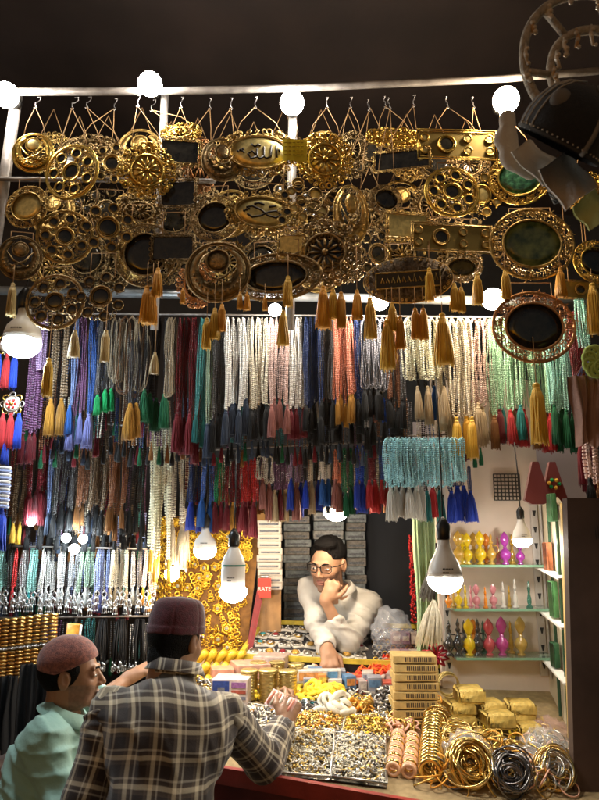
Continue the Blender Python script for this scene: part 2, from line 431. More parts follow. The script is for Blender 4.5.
# ---------------------------------------------------------------- counter
redp = mat('red painted wood', (.36, .035, .03), .45, nscale=14, namt=.35, bump=.1, coat=.2)
dred = mat('dark red painted board', (.13, .015, .014), .55, nscale=9, namt=.4)
tablec = mat('beige cloth lining', (.42, .30, .15), .9, nscale=40, namt=.3)
cx0, cx1 = -.62, 1.05
def fy(x): return 2.27-.26*x if x > -.3 else 2.348
root = thing('display_counter', (0, 2.4, 0), 'red painted counter sloping towards the customers, covered with trays of jewellery', 'counter')
xs = np.linspace(cx0, cx1, 12)
mb = MB()
for i in range(len(xs)-1):
    x0, x1 = xs[i], xs[i+1]
    V = [(x0, fy(x0), ctop(x0, fy(x0))), (x1, fy(x1), ctop(x1, fy(x1))), (x1, 3.35, ctop(x1, 3.35)), (x0, 3.35, ctop(x0, 3.35))]
    mb.add(V+[(v[0], v[1], v[2]-.03) for v in V], [(0, 1, 2, 3), (7, 6, 5, 4), (0, 4, 5, 1)], tablec)
o = mb.build('counter_top', root, smooth=False); o.location = (0, -2.4, 0)
mb = MB(); mf = MB()
for i in range(len(xs)-1):
    x0, x1 = xs[i], xs[i+1]
    z0, z1 = ctop(x0, fy(x0)), ctop(x1, fy(x1)); y0, y1 = fy(x0)-.003, fy(x1)-.003
    A = [(x0, y0-.025, z0-.03), (x0, y0-.025, z0+.018), (x0, y0, z0+.018), (x0, y0, z0-.03)]
    B = [(x1, y1-.025, z1-.03), (x1, y1-.025, z1+.018), (x1, y1, z1+.018), (x1, y1, z1-.03)]
    mb.add(A+B, [(j, j+4, (j+1) % 4+4, (j+1) % 4) for j in range(4)], redp)
    mf.add([(x0, y0-.01, .02), (x1, y1-.01, .02), (x1, y1-.01, z1-.031), (x0, y0-.01, z0-.031)], [(0, 1, 2, 3)], dred)
o = mb.build('front_rim', root, smooth=False); o.location = (0, -2.4, 0)
o = mf.build('front_panel', root, smooth=False); o.location = (0, -2.4, 0)
# ================================================================ BULBS
housing = mat('white bulb plastic', (.78, .74, .68), .35); socket = mat('black bakelite socket', (.015, .014, .013), .35)
warm = (1.0, .80, .56); cool = (.80, .93, 1.0); neut = (1.0, .93, .82)
def bulb(px, py, w, Y, kind, strength, col, label, hgt=1.0, stripe=False, cord=None):
    """px,py = middle of the glowing dome, w = its width in pixels"""
    s = S(py, Y); r = w*s/2; loc = P(px, py, Y)
    t = thing('light_bulb', loc, label, 'light bulb', 'lit bulbs of the stall')
    if kind == 'globe': t.rotation_euler = (radians(-75), 0, 0)
    gl = emis('glowing bulb %.2f %.1f' % (col[2], strength), col, strength)
    mb = MB()
    if kind == 'globe':
        lathe(mb, [(r*sin(a)*1.0+1e-4, -r*cos(a)) for a in np.linspace(0, 2.75, 12)], gl, 16); mb.build('glass_globe', t)
        mb = MB(); lathe(mb, [(r*.38, r*.9), (r*.42, r*1.5), (r*.3, r*1.7)], housing, 12); mb.build('bulb_base', t)
        mb = MB(); lathe(mb, [(r*.5, r*1.45), (r*.5, r*2.0), (r*.2, r*2.3)], socket, 12); mb.build('socket', t)
    else:
        lathe(mb, [(r*sin(a)*1.0+1e-4, -r*cos(a)*.82) for a in np.linspace(0, pi/2, 9)]+[(r*.97, r*.18)], gl, 20); mb.build('glowing_dome', t)
        mb = MB()
        if kind == 'cone': prof = [(r*1.0, r*.14), (r*.96, r*.45), (r*.80, r*.95), (r*.52, r*1.45), (r*.38, r*1.85), (r*.34, r*2.2)]
        elif kind == 'half': prof = [(r*1.0, r*.14), (r*.98, r*.5), (r*.85, r*.9), (r*.5, r*1.3), (r*.35, r*1.6), (r*.34, r*1.9)]
        else: prof = [(r*.84, r*.14), (r*.85, r*.2), (r*.85, r*1.9), (r*.72, r*2.3), (r*.42, r*2.9), (r*.3, r*3.1)]
        lathe(mb, prof, housing, 20); h = mb.build('housing', t); top = prof[-1][1]
        if kind == 'tube':
            mb = MB(); lathe(mb, [(r*.862, r*1.72), (r*.862, r*1.84)], mat('green printed band', (.02, .22, .16), .4), 20, closed=False); mb.build('printed_band', h)
        mb = MB()                                    # small dark printing on the housing
        lz = r*.95 if kind == 'tube' else r*.58
        rr = r*.87 if kind == 'tube' else r*.97
        for ln in range(2):
            for j in range(7 if ln == 0 else 4):
                a = -pi/2+(j-3)*.09-(.12 if kind == 'tube' else 0)
                mb.add([(rr*cos(a+q)*1.004, rr*sin(a+q)*1.004, lz-ln*r*.2+z) for q, z in ((-.03, -.02*r*2), (.03, -.02*r*2), (.03, .05*r), (-.03, .05*r))], [(0, 1, 2, 3)], G['ink'])
        mb.build('printing', h, smooth=False)
        mb = MB(); lathe(mb, [(r*.36, top), (r*.40, top+r*.1), (r*.42, top+r*.8), (r*.25, top+r*1.1), (r*.1, top+r*1.3)], socket, 12); mb.build('socket', t)
        if cord:
            mb = MB(); tube(mb, [(0, 0, top+r*1.2), (.003, .01, top+r*1.2+cord*.5), (0, .02, top+r*1.2+cord)], .0025, socket, 5); mb.build('flex', t)
    return t
bulb(6, 95, 25, YR-.05, 'globe', 62, neut, 'round bare bulb at the far left end of the top rail')
bulb(150, 84, 24, YR-.05, 'globe', 62, neut, 'round bare bulb on the top rail, second from the left')
bulb(292, 103, 24, YR-.05, 'globe', 62, neut, 'round bare bulb on the top rail above the yellow paper tag')
bulb(506, 100, 26, YR-.07, 'globe', 75, warm, 'round bare bulb on the top rail beside the white hoop')
bulb(22, 343, 37, 2.35, 'half', 86, cool, 'large cold white bulb at left below the round ornaments', cord=.2)
bulb(445, 579, 35, 2.15, 'cone', 51, neut, 'large pear shaped bulb hanging in front of the perfume shelves', cord=.45)
bulb(233, 591, 28, 2.6, 'tube', 59, neut, 'long cylindrical bulb with a green band hanging over the gold wall', cord=.3)
bulb(205, 550, 23, 2.85, 'half', 57, neut, 'small round bulb hanging left of the cylindrical bulb', cord=.2)
bulb(522, 540, 19, 2.65, 'cone', 59, neut, 'small pear shaped bulb hanging at the right end of the perfume shelves', cord=.25)
bulb(336, 511, 25, 3.05, 'half', 86, warm, 'warm bulb above the shopkeeper half hidden by tassels', cord=.2)
bulb(275, 310, 13, 2.6, 'globe', 105, neut, 'small bulb glowing above the white pearl strings')
bulb(380, 302, 17, 2.62, 'globe', 105, neut, 'small bulb behind the long brass plate and cream strings')
bulb(493, 299, 22, 2.62, 'globe', 105, warm, 'bright bulb behind the cream bead strings at right')
bulb(172, 574, 15, 2.95, 'globe', 87, warm, 'warm bulb glowing at the left edge of the gold wall')
for k, (x, y, w) in enumerate(((66, 538, 9), (83, 539, 9), (31, 522, 8), (74, 549, 10))):  # glowing globes added to imitate small bluish reflections, not real bulbs
    bulb(x, y, w, 2.93, 'globe', 90, cool, ['small cold light above the silver strings, left one of the touching pair', 'small cold light above the silver strings, right one of the touching pair',
         'small cold light by itself at the left among dark strings', 'small cold light directly below the touching pair'][k])
# ================================================================ TASSEL AND BEAD PROTOTYPES
def tassel_mb(m, seed=0, th=26, flare=.16):
    r = random.Random(seed); mb = MB()
    ball(mb, (0, 0, -.04), (.06, .06, .05), m, 1)
    lathe(mb, [(flare*.75, -.93), (flare*.78, -.75), (.085, -.2), (.055, -.12), (.06, -.07)], m, 10)
    tube(mb, [(.062*cos(a), .062*sin(a), -.12) for a in np.linspace(0, 2*pi, 9)[:-1]], .014, m, 4, closed=True)
    for i in range(th):
        a = 2*pi*i/th+r.uniform(-.1, .1); f = flare*r.uniform(.72, 1.1); l = -1+r.uniform(0, .09); b = a+r.uniform(-.25, .25)
        tube(mb, [(.05*cos(a), .05*sin(a), -.1), (.10*cos(a), .10*sin(a), -.25), (f*.85*cos(b), f*.85*sin(b), -.65), (f*cos(b), f*sin(b), l)], [.012, .015, .017, .010], m, 3)
    return mb
_tas = {}
def tassel(parent, loc, length, m, wid=1.0, seed=None, name='tassel'):
    s = random.randrange(4) if seed is None else seed
    if s not in _tas:
        o = tassel_mb(G['orange'], s, 26, (.16, .13, .18, .15)[s]).build('tassel'); _tas[s] = o.data
        bpy.data.objects.remove(o)
    o = bpy.data.objects.new(name, _tas[s]); COL.objects.link(o); o.parent = parent
    o.location = loc; o.scale = (length*wid, length*wid, length); o.rotation_euler = (0, 0, random.uniform(0, 6)); setmat(o, 0, m); return o
# ================================================================ GOLD WALL HANGINGS
def curls(mb, rx, rz, n, m, cr, lay=1, seed=0, y=0, fat=.28):
    r = random.Random(seed)
    for l in range(lay):
        for i in range(n):
            a = 2*pi*(i+.5*l)/n+r.uniform(-.05, .05); f = 1-l*.0; q = cr*r.uniform(.75, 1.15)
            x, z = (rx-l*cr*1.5)*cos(a), (rz-l*cr*1.5)*sin(a)
            torus(mb, q*.72, q*fat, m, T(x, y+r.uniform(-.003, .003), z)@Rz(r.uniform(-.5, .5))@Rx(r.uniform(-.5, .5)), 10, 4)
            if r.random() < .6: ball(mb, (x*1.02, y-.004, z*1.02), q*.35, m, 0)
            if r.random() < .5:
                tube(mb, [(x, y, z), (x*1.04+r.uniform(-1, 1)*cr*.5, y-.004, z*1.04+r.uniform(-1, 1)*cr*.5), (x+r.uniform(-1, 1)*cr*1.4, y, z+r.uniform(-1, 1)*cr*1.4)], [q*.3, q*.25, q*.1], m, 4)
def filigree(mb, r0, r1, ratio, n, m, seed=0, y=.002, sz=.006):
    n = int(n*1.7); sz *= .8
    r = random.Random(seed)
    for i in range(n):
        a = r.uniform(0, 2*pi); q = sqrt(r.uniform(r0*r0, r1*r1)); s = sz*r.uniform(.6, 1.5)
        x, z = q*cos(a), q*ratio*sin(a)
        if i % 3: torus(mb, s, s*.24, m, T(x, y, z)@Rx(r.uniform(-.35, .35)), 9, 3)
        else: tube(mb, [(x, y, z), (x+s*1.5*cos(a+1), y-.003, z+s*1.5*sin(a+1)), (x+s*2.6*cos(a+.2), y, z+s*2.6*sin(a+.2))], s*.22, m, 3)
def roundel(parent, x, z, r, m, inner, name='medallion', y=-.004, ratio=1):
    mb = MB(); torus(mb, r, r*.13, m, T(x, y, z), 22, 6, rz=r*ratio)
    torus(mb, r*.80, r*.06, m, T(x, y-.001, z), 22, 4, rz=r*.8*ratio)
    disc(mb, r*.97, r*.97*ratio, .003, inner, T(x, y+.003, z), 22, dome=r*.1)
    return mb.build(name, parent)
def ornament(kind, px, py, wx, wz, m, Y, label, inner=None, group=None, top=None, hang=None, seed=0, tilt=0):
    """wx, wz half sizes in pixels; hang = rail pixel x of its hook; top = pixel y where the cords from above start"""
    s = S(py, Y); rx, rz = wx*s, wz*s; loc = P(px, py, Y); inner = inner or G['darkmirror']; rnd = random.Random(seed+int(px*7+py))
    t = thing('wall_hanging', loc, label, 'wall hanging', group or 'gold ornaments hanging from the rail', rz=rnd.uniform(-.22, .22)); sd = rnd.randrange(9999)
    mb = MB()
    if kind == 'crescent':
        torus(mb, rx, rx*.05, m, None, 36, 6, rz=rz); torus(mb, rx*.93, rx*.03, m, T(0, -.002, 0), 36, 4, rz=rz*.93); filigree(mb, rx*.75, rx*.95, rz/rx, 26, m, sd, sz=rx*.05); mb.build('frame', t)
        mb = MB(); n = 20; k = rx/rz
        out = [(rx*.90*cos(a), rz*.90*sin(a)) for a in np.linspace(radians(50)-pi*1.0+.0-radians(100), radians(50), n*2)][::-1]
        a0 = np.linspace(radians(58), radians(-238), n*2)
        out = [(rx*.9*cos(a), rz*.9*sin(a)) for a in a0]; inn = [(rx*.60*cos(a), rz*.60*sin(a)+rz*.17) for a in a0]
        V = [(x, -.004, z) for x, z in out]+[(x, -.004, z) for x, z in inn]+[(x, .003, z) for x, z in out]+[(x, .003, z) for x, z in inn]; q = len(out); F = []
        for i in range(q-1): F += [(i, i+1, q+i+1, q+i), (2*q+i, 2*q+q+i, 2*q+q+i+1, 2*q+i+1), (i, 2*q+i, 2*q+i+1, i+1), (q+i, q+i+1, 3*q+i+1, 3*q+i)]
        mb.add(V, F, m)
        for a in np.linspace(-2.9, -.2, 14): ball(mb, (rx*.76*cos(a), -.006, rz*.74*sin(a)+rz*.03), rx*.05, m, 0)
        mb.build('crescent', t)
        mb = MB(); disc(mb, rx*.34, rz*.34, .004, m if inner is G['darkmirror'] else inner, T(0, -.006, rz*.36), 24, dome=.004); torus(mb, rx*.36, rx*.04, m, T(0, -.007, rz*.36), 24, 5); mb.build('medallion', t)
        mb = MB()
        for sg in (-1, 1): tube(mb, [(sg*rx*.6, -.009, rz*.25), (sg*rx*.25, -.010, -rz*.18), (-sg*rx*.3, -.009, -rz*.42), (-sg*rx*.42, -.008, -rz*.36)], [.0015, .004, .004, .003], m, 5)
        mb.build('crossed_swords', t)
    elif kind in ('cluster', 'flower'):
        if kind == 'cluster':
            torus(mb, rx, rx*.055, m, None, 40, 6, rz=rz); torus(mb, rx*.94, rx*.02, m, T(0, -.004, 0), 40, 4, rz=rz*.94)
            nb = 26
            for i in range(nb): ball(mb, (rx*1.03*cos(2*pi*i/nb), 0, rz*1.03*sin(2*pi*i/nb)), rx*.045, m, 0)
        filigree(mb, rx*.35, rx*.92, rz/rx, 60 if kind == 'cluster' else 36, m, sd, sz=rx*.07)
        for i in range(7):
            a = 2*pi*i/7+.45; tube(mb, [(rx*.3*cos(a), 0, rz*.3*sin(a)), (rx*.6*cos(a), 0, rz*.6*sin(a))], rx*.03, m, 5)
        mb.build('frame', t)
        roundel(t, 0, 0, rx*(.33 if kind == 'cluster' else .42), m, inner, ratio=rz/rx)
        for i in range(7):
            a = 2*pi*i/7+.45; q = .69 if kind == 'cluster' else .80
            roundel(t, rx*q*cos(a), rz*q*sin(a), rx*(.19 if kind == 'cluster' else .2), m, inner, 'small_medallion')
    elif kind == 'sun':
        curls(mb, rx*.9, rz*.9, 26, m, rx*.13, 3, sd); torus(mb, rx*.55, rx*.05, m, T(0, -.004, 0), 32, 6, rz=rz*.55); mb.build('frame', t)
        mb = MB(); disc(mb, rx*.53, rz*.53, .004, inner, None, 30, dome=.003)
        mb.build('medallion', t); mb = MB()
        for i in range(12):
            a = 2*pi*i/12; tube(mb, [(rx*.1*cos(a), -.006, rz*.1*sin(a)), (rx*.3*cos(a), -.009, rz*.3*sin(a)), (rx*.48*cos(a), -.006, rz*.48*sin(a))], [.002, rx*.05, .001], m, 5)
        ball(mb, (0, -.008, 0), rx*.1, m, 1); mb.build('petals', t)
    elif kind == 'mirror':
        torus(mb, rx, rx*.04, m, None, 44, 6, rz=rz); torus(mb, rx*.70, rx*.035, m, T(0, -.005, 0), 44, 6, rz=rz*.68)
        filigree(mb, rx*.72, rx*.97, rz/rx, 150, m, sd, y=-.002, sz=rx*.055); curls(mb, rx*.98, rz*.98, 40, m, rx*.055, 1, sd); mb.build('frame', t)
        mb = MB(); disc(mb, rx*.69, rz*.67, .004, inner, None, 40, dome=.001); mb.build('mirror', t)
    elif kind == 'callig':
        curls(mb, rx*.93, rz*.9, 34, m, rx*.085, 2, sd); mb.build('frame', t)
        mb = MB(); disc(mb, rx*.72, rz*.66, .004, G['plate'], T(0, -.004, 0), 36, dome=.003); torus(mb, rx*.73, rx*.03, m, T(0, -.006, 0), 36, 5, rz=rz*.67); torus(mb, rx*.68, rx*.012, m, T(0, -.008, 0), 36, 4, rz=rz*.62); pl = mb.build('plate', t)
        mb = MB(); w = rx*.028
        if seed == 1:
            L = [[(.42, .32), (.42, -.22)], [(.30, .25), (.28, -.2), (.18, -.27), (.12, -.18), (.12, .2)], [(.12, -.18), (.02, -.28), (-.05, -.18), (-.04, .12)], [(-.05, -.2), (-.18, -.28), (-.26, -.1), (-.16, .02), (-.08, -.12)],
                 [(-.18, .3), (-.1, .2), (-.02, .3), (.04, .22)], [(-.34, -.05), (-.42, .05)], [(.5, .0), (.48, .12)]]
        else:
            L = [[(-.45, .15), (-.3, .22), (-.1, .1), (.1, -.15), (.3, -.22), (.42, -.08), (.3, .08), (.1, 0), (-.1, -.18), (-.3, -.25), (-.42, -.12)], [(-.25, .3), (-.15, .38), (.0, .3)], [(.12, .22), (.3, .3)], [(.45, .1), (.5, .2)]]
        for l in L:
            tube(mb, [(x*rx, -.0095, z*rz) for x, z in l], w, G['ink'], 5)
        for q in range(3): ball(mb, ((-.5+.06*q)*rx, -.0095, (.0+.05*q)*rz), w*1.3, G['ink'], 0)
        mb.build('lettering', pl)
    elif kind in ('rect', 'rectplate'):
        w = min(rx, rz)
        for q, mm in ((1.0, m), (.86, m)):
            X, Z = rx-(1-q)*w, rz-(1-q)*w; c = w*.05 if q == 1 else w*.03
            for i in range(4):
                P4 = [(-X, -Z), (X, -Z), (X, Z), (-X, Z)]; a, b = P4[i], P4[(i+1) % 4]
                tube(mb, [(a[0], -.003*(2-q*1), a[1]), (b[0], -.003*(2-q), b[1])], c, mm, 5)
        if kind == 'rect':
            n = int(2*(rx+rz)/(w*.22))
            for i in range(n):
                u = i/n*2*(rx+rz)
                if u < rx*2: x, z = -rx+u, (rz if i % 2 else -rz)
                else: x, z = (rx if i % 2 else -rx), -rz+(u-2*rx)
                torus(mb, w*.13, w*.04, m, T(x+rnd.uniform(-.003, .003), -.004, z+rnd.uniform(-.003, .003)), 9, 4)
        mb.build('frame', t)
        mb = MB(); box(mb, (0, .002, 0), ((rx-w*.16)*2, .004, (rz-w*.16)*2), inner); mb.build('panel', t, smooth=False)
        if kind == 'rectplate':
            n = max(3, int(rx/rz*1.6))
            for i in range(n): 
                x = -rx*.82+1.64*rx*i/(n-1); big = i % 3 == 1
                if big: roundel(t, x, 0, rz*.55, m, G['darkmirror'], 'medallion', y=-.006)
                else:
                    for zz in (-.42, .42): roundel(t, x, rz*zz, rz*.26, m, G['plate'], 'small_medallion', y=-.006)
    elif kind == 'plaque':      # long oval plaque with an inset lettered band
        n = 40; mb = MB(); disc(mb, rx, rz, .006, mat('dark chased bronze', (.16, .115, .075), .5, .8, nscale=90, namt=.7, bump=.6, bscale=150), None, n, dome=.002)
        torus(mb, rx, rx*.02, m, None, n, 5, rz=rz); curls(mb, rx*.93, rz*.88, 36, m, rx*.04, 1, sd, y=-.006); mb.build('frame', t)
        mb = MB(); box(mb, (0, -.008, -rz*.02), (rx*1.42, .003, rz*.62), G['ink'])
        for X, Z, a in ((0, rz*.32, 0), (0, -rz*.36, 0)): tube(mb, [(-rx*.72, -.0105, Z), (rx*.72, -.0105, Z)], rz*.035, m, 5)
        for X in (-1, 1): tube(mb, [(X*rx*.72, -.0105, -rz*.36), (X*rx*.72, -.0105, rz*.32)], rz*.035, m, 5)
        pl = mb.build('inset_panel', t, smooth=False); mb = MB()
        for i in range(11):
            x = -rx*.6+i*rx*.12; hh = rnd.choice((.12, .2, .08)); tube(mb, [(x, -.0115, -rz*.12), (x+rx*.02, -.0115, rz*hh), (x+rx*.07, -.0115, -rz*.14)], rz*.03, G['plate'] if i % 4 else G['antique'], 4)
        mb.build('lettering', pl)
    elif kind == 'trio':        # open figure of linked rings
        for i in range(10):
            x = rnd.uniform(-.8, .8)*rx; z = rz*(.85-1.7*i/9)
            roundel(t, x, z, rx*rnd.choice((.26, .34)), m, inner if i % 2 else G['plate'], 'small_medallion')
        filigree(mb, 0, rx, rz/rx, 50, m, sd, sz=rx*.12); mb.build('frame', t)
    # cords and hook
    mb = MB(); cw = .0016
    if hang is not None:
        h = P(hang, 100, Y)-Vector(loc); h.y = -.0
        for sg in (-1, 1): tube(mb, [(h.x, h.y, h.z-.03), (h.x*.3+sg*rx*.55*.75, 0, h.z*.35+rz*.5), (sg*rx*.55, 0, rz*.8)], cw, G['cord'], 4)
        mb.build('cord', t); mb = MB()
        H = [(0, .0, .022), (.008, .02, .030), (.004, .035, .022), (0, .03, .0), (0, 0, -.01), (0, 0, -.022), (.006, 0, -.032), (.001, 0, -.038), (-.005, 0, -.032)]
        tube(mb, [(h.x+x, h.y+y*.5+.015*(z > .0), h.z+z) for x, y, z in H], .0016, G['steel'], 5); mb.build('hook', t)
    elif top is not None:
        dz = (py-top)*s
        if group:
            for sg in (-1, 1): tube(mb, [(sg*rx*.5, .002, rz*.8), (0, .003, dz)], cw, G['cord'], 4)
        else:
            tube(mb, [(-rx*.5, .003, dz), (rx*.5, .003, dz)], cw, G['cord'], 4)
            for sg in (-1, 1): tube(mb, [(sg*rx*.5, .002, rz*.8), (sg*rx*.5, .003, dz)], cw, G['cord'], 4)
        mb.build('cord', t)
    t['_px'] = (px, py); ORN.append(t); return t
ORN = []
A, B_, Go, Cu = G['antique'], G['bronze'], G['gold'], G['copper']
Y0 = 2.30
O = ornament
LST = [
 # kind, x, y, wx, wz, mat, depth offset, hook x, cord top, inner, label
 ('crescent', 33, 153, 20, 21, Go, 0, 36, None, 'p', 'bright gold crescent with crossed swords hanging nearest the left pole'),
 ('mirror', 27, 207, 23, 22, A, .00, None, 176, 'pl', 'round gold mesh disc right below the leftmost bright crescent'),
 ('crescent', 20, 258, 21, 23, B_, -.02, None, 230, 'd', 'dull crescent ring at the far left edge with a yellow tassel'),
 ('cluster', 72, 172, 28, 29, Go, -.02, 72, None, 'd', 'bright gold disc of small rings, top of the second chain from the left'),
 ('cluster', 65, 237, 27, 28, A, .02, None, 198, 'd', 'round ring cluster disc in the middle of the second chain from the left'),
 ('cluster', 55, 302, 29, 28, B_, -.03, None, 264, 'd', 'dark bronze round disc with seven medallions above the cold white bulb'),
 ('flower', 112, 164, 20, 22, A, .03, 87, None, 'd', 'open flower of seven gold rings near the second bulb'),
 ('flower', 108, 228, 26, 27, A, .00, None, 186, 'd', 'open flower of rings in the middle of the third chain'),
 ('flower', 101, 297, 25, 26, B_, -.04, None, 250, 'd', 'dark open flower ornament lowest in the third chain beside the seven medallion disc'),
 ('sun', 96, 150, 27, 16, B_, .10, 114, None, 'd', 'dark curled ornament hidden behind the two leftmost ring discs'),
 ('sun', 147, 171, 29, 31, Go, -.01, 138, None, 'pl', 'golden sunburst disc hanging below the second bulb'),
 ('mirror', 145, 255, 30, 33, B_, .02, None, 200, 'd', 'dark round mirror hanging above the orange tassel bunch'),
 ('sun', 140, 212, 26, 18, B_, .10, None, 180, 'd', 'dark curled frame between the sunburst and the dark round mirror'),
 ('rect', 180, 152, 20, 14, A, .02, 181, None, 'd', 'small rectangular framed mirror, topmost of the chain of three'),
 ('rect', 178, 194, 19, 15, B_, .02, None, 166, 'd', 'small rectangular framed mirror, middle of the chain of three'),
 ('rect', 173, 248, 22, 14, B_, .01, None, 209, 'd', 'small rectangular framed mirror, lowest of the chain of three'),
 ('sun', 181, 133, 22, 10, Go, .05, 150, None, 'd', 'gold arched crest above the small rectangular mirrors'),
 ('sun', 200, 165, 18, 33, Cu, .06, 210, None, 'd', 'reddish gold curled ornament left of the ringed crescent'),
 ('sun', 196, 285, 20, 26, Cu, .05, None, 230, 'd', 'reddish gold curled ornament behind the double crescent'),
 ('crescent', 222, 160, 20, 23, B_, -.01, 231, None, 'd', 'dark ringed crescent hanging left of the bright lettered plate'),
 ('mirror', 215, 218, 25, 24, B_, .01, None, 183, 'd', 'round dull mirror above the double crescent'),
 ('crescent', 218, 272, 32, 31, B_, -.03, None, 240, 'd', 'large double crescent ornament with yellow tassels below it'),
 ('callig', 259, 153, 42, 27, A, .0, 255, None, 'c1', 'oval plate with black lettering beside the yellow paper tag'),
 ('callig', 264, 213, 40, 25, A, .01, None, 180, 'c2', 'oval plate with looping black lettering, below the other lettered plate'),
 ('mirror', 276, 277, 46, 24, B_, -.02, None, 238, 'd', 'wide dark oval mirror with one tassel in front, below the lettered plates'),
 ('trio', 292, 202, 16, 24, A, -.04, None, 162, 'd', 'open figure of linked gold rings below the yellow paper tag'),
 ('rect', 291, 247, 13, 14, A, -.03, None, 226, 'pl', 'small square gold frame above the wide oval mirror'),
 ('sun', 325, 160, 29, 31, Go, -.03, 327, None, 'pl', 'golden sunburst disc hanging right of the yellow paper tag'),
 ('trio', 324, 208, 20, 16, B_, .02, None, 190, 'd', 'dark cluster of rings between the right sunburst and the spiky dark disc'),
 ('sun', 325, 253, 37, 36, B_, -.01, None, 222, 'd', 'large spiky dark disc with tassels underneath, right of the wide oval mirror'),
 ('sun', 352, 150, 16, 22, B_, .08, 350, None, 'd', 'narrow dark curled ornament between the right sunburst and the framed bar'),
 ('crescent', 351, 215, 18, 32, A, .03, 370, None, 'd', 'tall narrow ringed crescent right of the spiky disc'),
 ('mirror', 386, 200, 17, 16, B_, .0, 390, None, 'd', 'small round mesh disc below the framed bar'),
 ('rect', 402, 160, 28, 11, A, .0, 413, None, 'd', 'long narrow framed bar left of the bright ring plate'),
 ('sun', 395, 138, 30, 10, Go, .06, 385, None, 'd', 'gold curled crest above the narrow framed bar'),
 ('rect', 408, 226, 22, 14, A, -.01, None, 206, 'pl', 'rectangular brass plate above the long oval plaque'),
 ('plaque', 408, 280, 44, 24, A, -.02, None, 240, 'd', 'long bronze oval plaque with an inset band of lettering'),
 ('rectplate', 457, 145, 40, 16, Go, -.01, 447, None, 'g', 'bright gold bar plate with round medallions near the hoop'),
 ('cluster', 452, 192, 27, 26, Go, .0, None, 160, 'd', 'gold ring cluster disc between the two medallion bar plates'),
 ('flower', 482, 195, 20, 24, Go, .02, 473, None, 'pl', 'gold flower of rings beside the green enamel plate'),
 ('rectplate', 452, 238, 42, 15, A, -.02, None, 216, 'g', 'lower bar plate with round medallions left of the green mirror'),
 ('mirror', 520, 178, 30, 28, Go, .0, 500, None, 't', 'gold edged plate with deep green stone behind the white cloth'),
 ('mirror', 532, 244, 41, 37, A, -.03, None, 205, 'gr', 'large round ornament with a green marbled centre'),
 ('mirror', 534, 327, 41, 36, Cu, -.05, None, 280, 'd', 'large dark oval mirror with a copper rim and long yellow tassel'),
 ('mirror', 596, 262, 24, 22, Go, .0, None, 180, 'd', 'gold ornament at the right edge of the picture'),
 ('rectplate', 580, 290, 22, 10, A, .03, None, 200, 'g', 'dark gold bar beside the copper rimmed mirror'),
 ('sun', 590, 195, 22, 26, Go, .05, 590, None, 'pl', 'gold curled disc behind the black hat at the right edge'),
 ('mirror', 462, 268, 20, 14, B_, .08, None, 250, 'd', 'small dark oval behind the lower medallion bar'),
]
IN = {'p': G['plate'], 'pl': G['plate'], 'd': None, 'g': mat('olive brass backing', (.30, .22, .07), .45, .8), 't': G['teal'], 'gr': G['green'], 'c1': None, 'c2': None}
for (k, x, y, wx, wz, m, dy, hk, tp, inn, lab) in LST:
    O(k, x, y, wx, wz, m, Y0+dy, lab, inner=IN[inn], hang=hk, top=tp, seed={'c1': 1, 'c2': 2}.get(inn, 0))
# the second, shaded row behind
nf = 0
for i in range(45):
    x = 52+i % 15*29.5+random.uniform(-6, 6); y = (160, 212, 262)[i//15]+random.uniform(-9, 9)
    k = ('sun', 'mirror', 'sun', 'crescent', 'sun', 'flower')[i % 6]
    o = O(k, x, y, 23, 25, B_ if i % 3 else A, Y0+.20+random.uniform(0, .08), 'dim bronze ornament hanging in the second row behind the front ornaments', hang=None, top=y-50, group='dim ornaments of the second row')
    ORN.pop()
# paper tag
s = S(150, 2.22); t = thing('paper_tag', P(295, 150, 2.22), 'bright yellow paper tag with faint printed lines beside the lettered oval plate', 'tag')
mb = MB(); V = []; nx = 8
for i in range(nx+1):
    for z in (-1, 1): V.append(((-12+24*i/nx)*s, -.004*sin(i*.8), z*12*s-.02*s*i))
mb.add(V+[(v[0], v[1]+.001, v[2]) for v in V], [(2*i, 2*i+2, 2*i+3, 2*i+1) for i in range(nx)]+[(18+2*i, 18+2*i+1, 18+2*i+3, 18+2*i+2) for i in range(nx)], G['ply']); mb.build('card', t)
mb = MB()
for r in range(4):
    for q in range(5): box(mb, ((-9+q*4)*s, -.0065, (7-4.4*r)*s), ((2.6+random.random())*s, .001, .9*s), mat('ochre print', (.5, .36, .02), .6))
mb.build('printed_lines', t, smooth=False)
mb = MB(); tube(mb, [(0, 0, 12*s), (.01, .02, 24*s), (0, .06, 46*s)], .0012, G['cord'], 4); mb.build('cord', t)
# tassels under the ornaments
og, gt = G['orange'], G['goldthread']; pale = mat('pale yellow silk thread', (.72, .52, .2), .55, sheen=.4, nscale=300)
TS = [(13, 283, 320, pale), (147, 286, 328, og), (152.5, 290, 328, og), (158, 268, 300, og), (75, 330, 360, pale), (106, 330, 365, pale), (49, 358, 400, gt), (155, 352, 376, pale),
      (207, 318, 352, gt), (215, 308, 342, gt), (222, 304, 334, og), (183, 288, 305, og), (240, 292, 311, og), (247, 292, 312, og), (288, 276, 310, gt), (283, 310, 349, gt), (265, 296, 312, og),
      (323, 286, 333, og), (333, 289, 322, gt), (341, 292, 332, og), (357, 290, 323, og), (370, 298, 343, gt), (387, 320, 374, gt), (392, 303, 334, gt), (400, 316, 352, og), (415, 308, 342, og), (423, 308, 343, og), (442, 313, 370, gt),
      (429, 268, 305, gt), (454, 283, 314, gt), (461, 287, 315, gt), (477, 274, 308, gt), (505, 270, 303, gt), (536, 383, 449, gt), (592, 283, 340, gt), (560, 268, 300, og)]
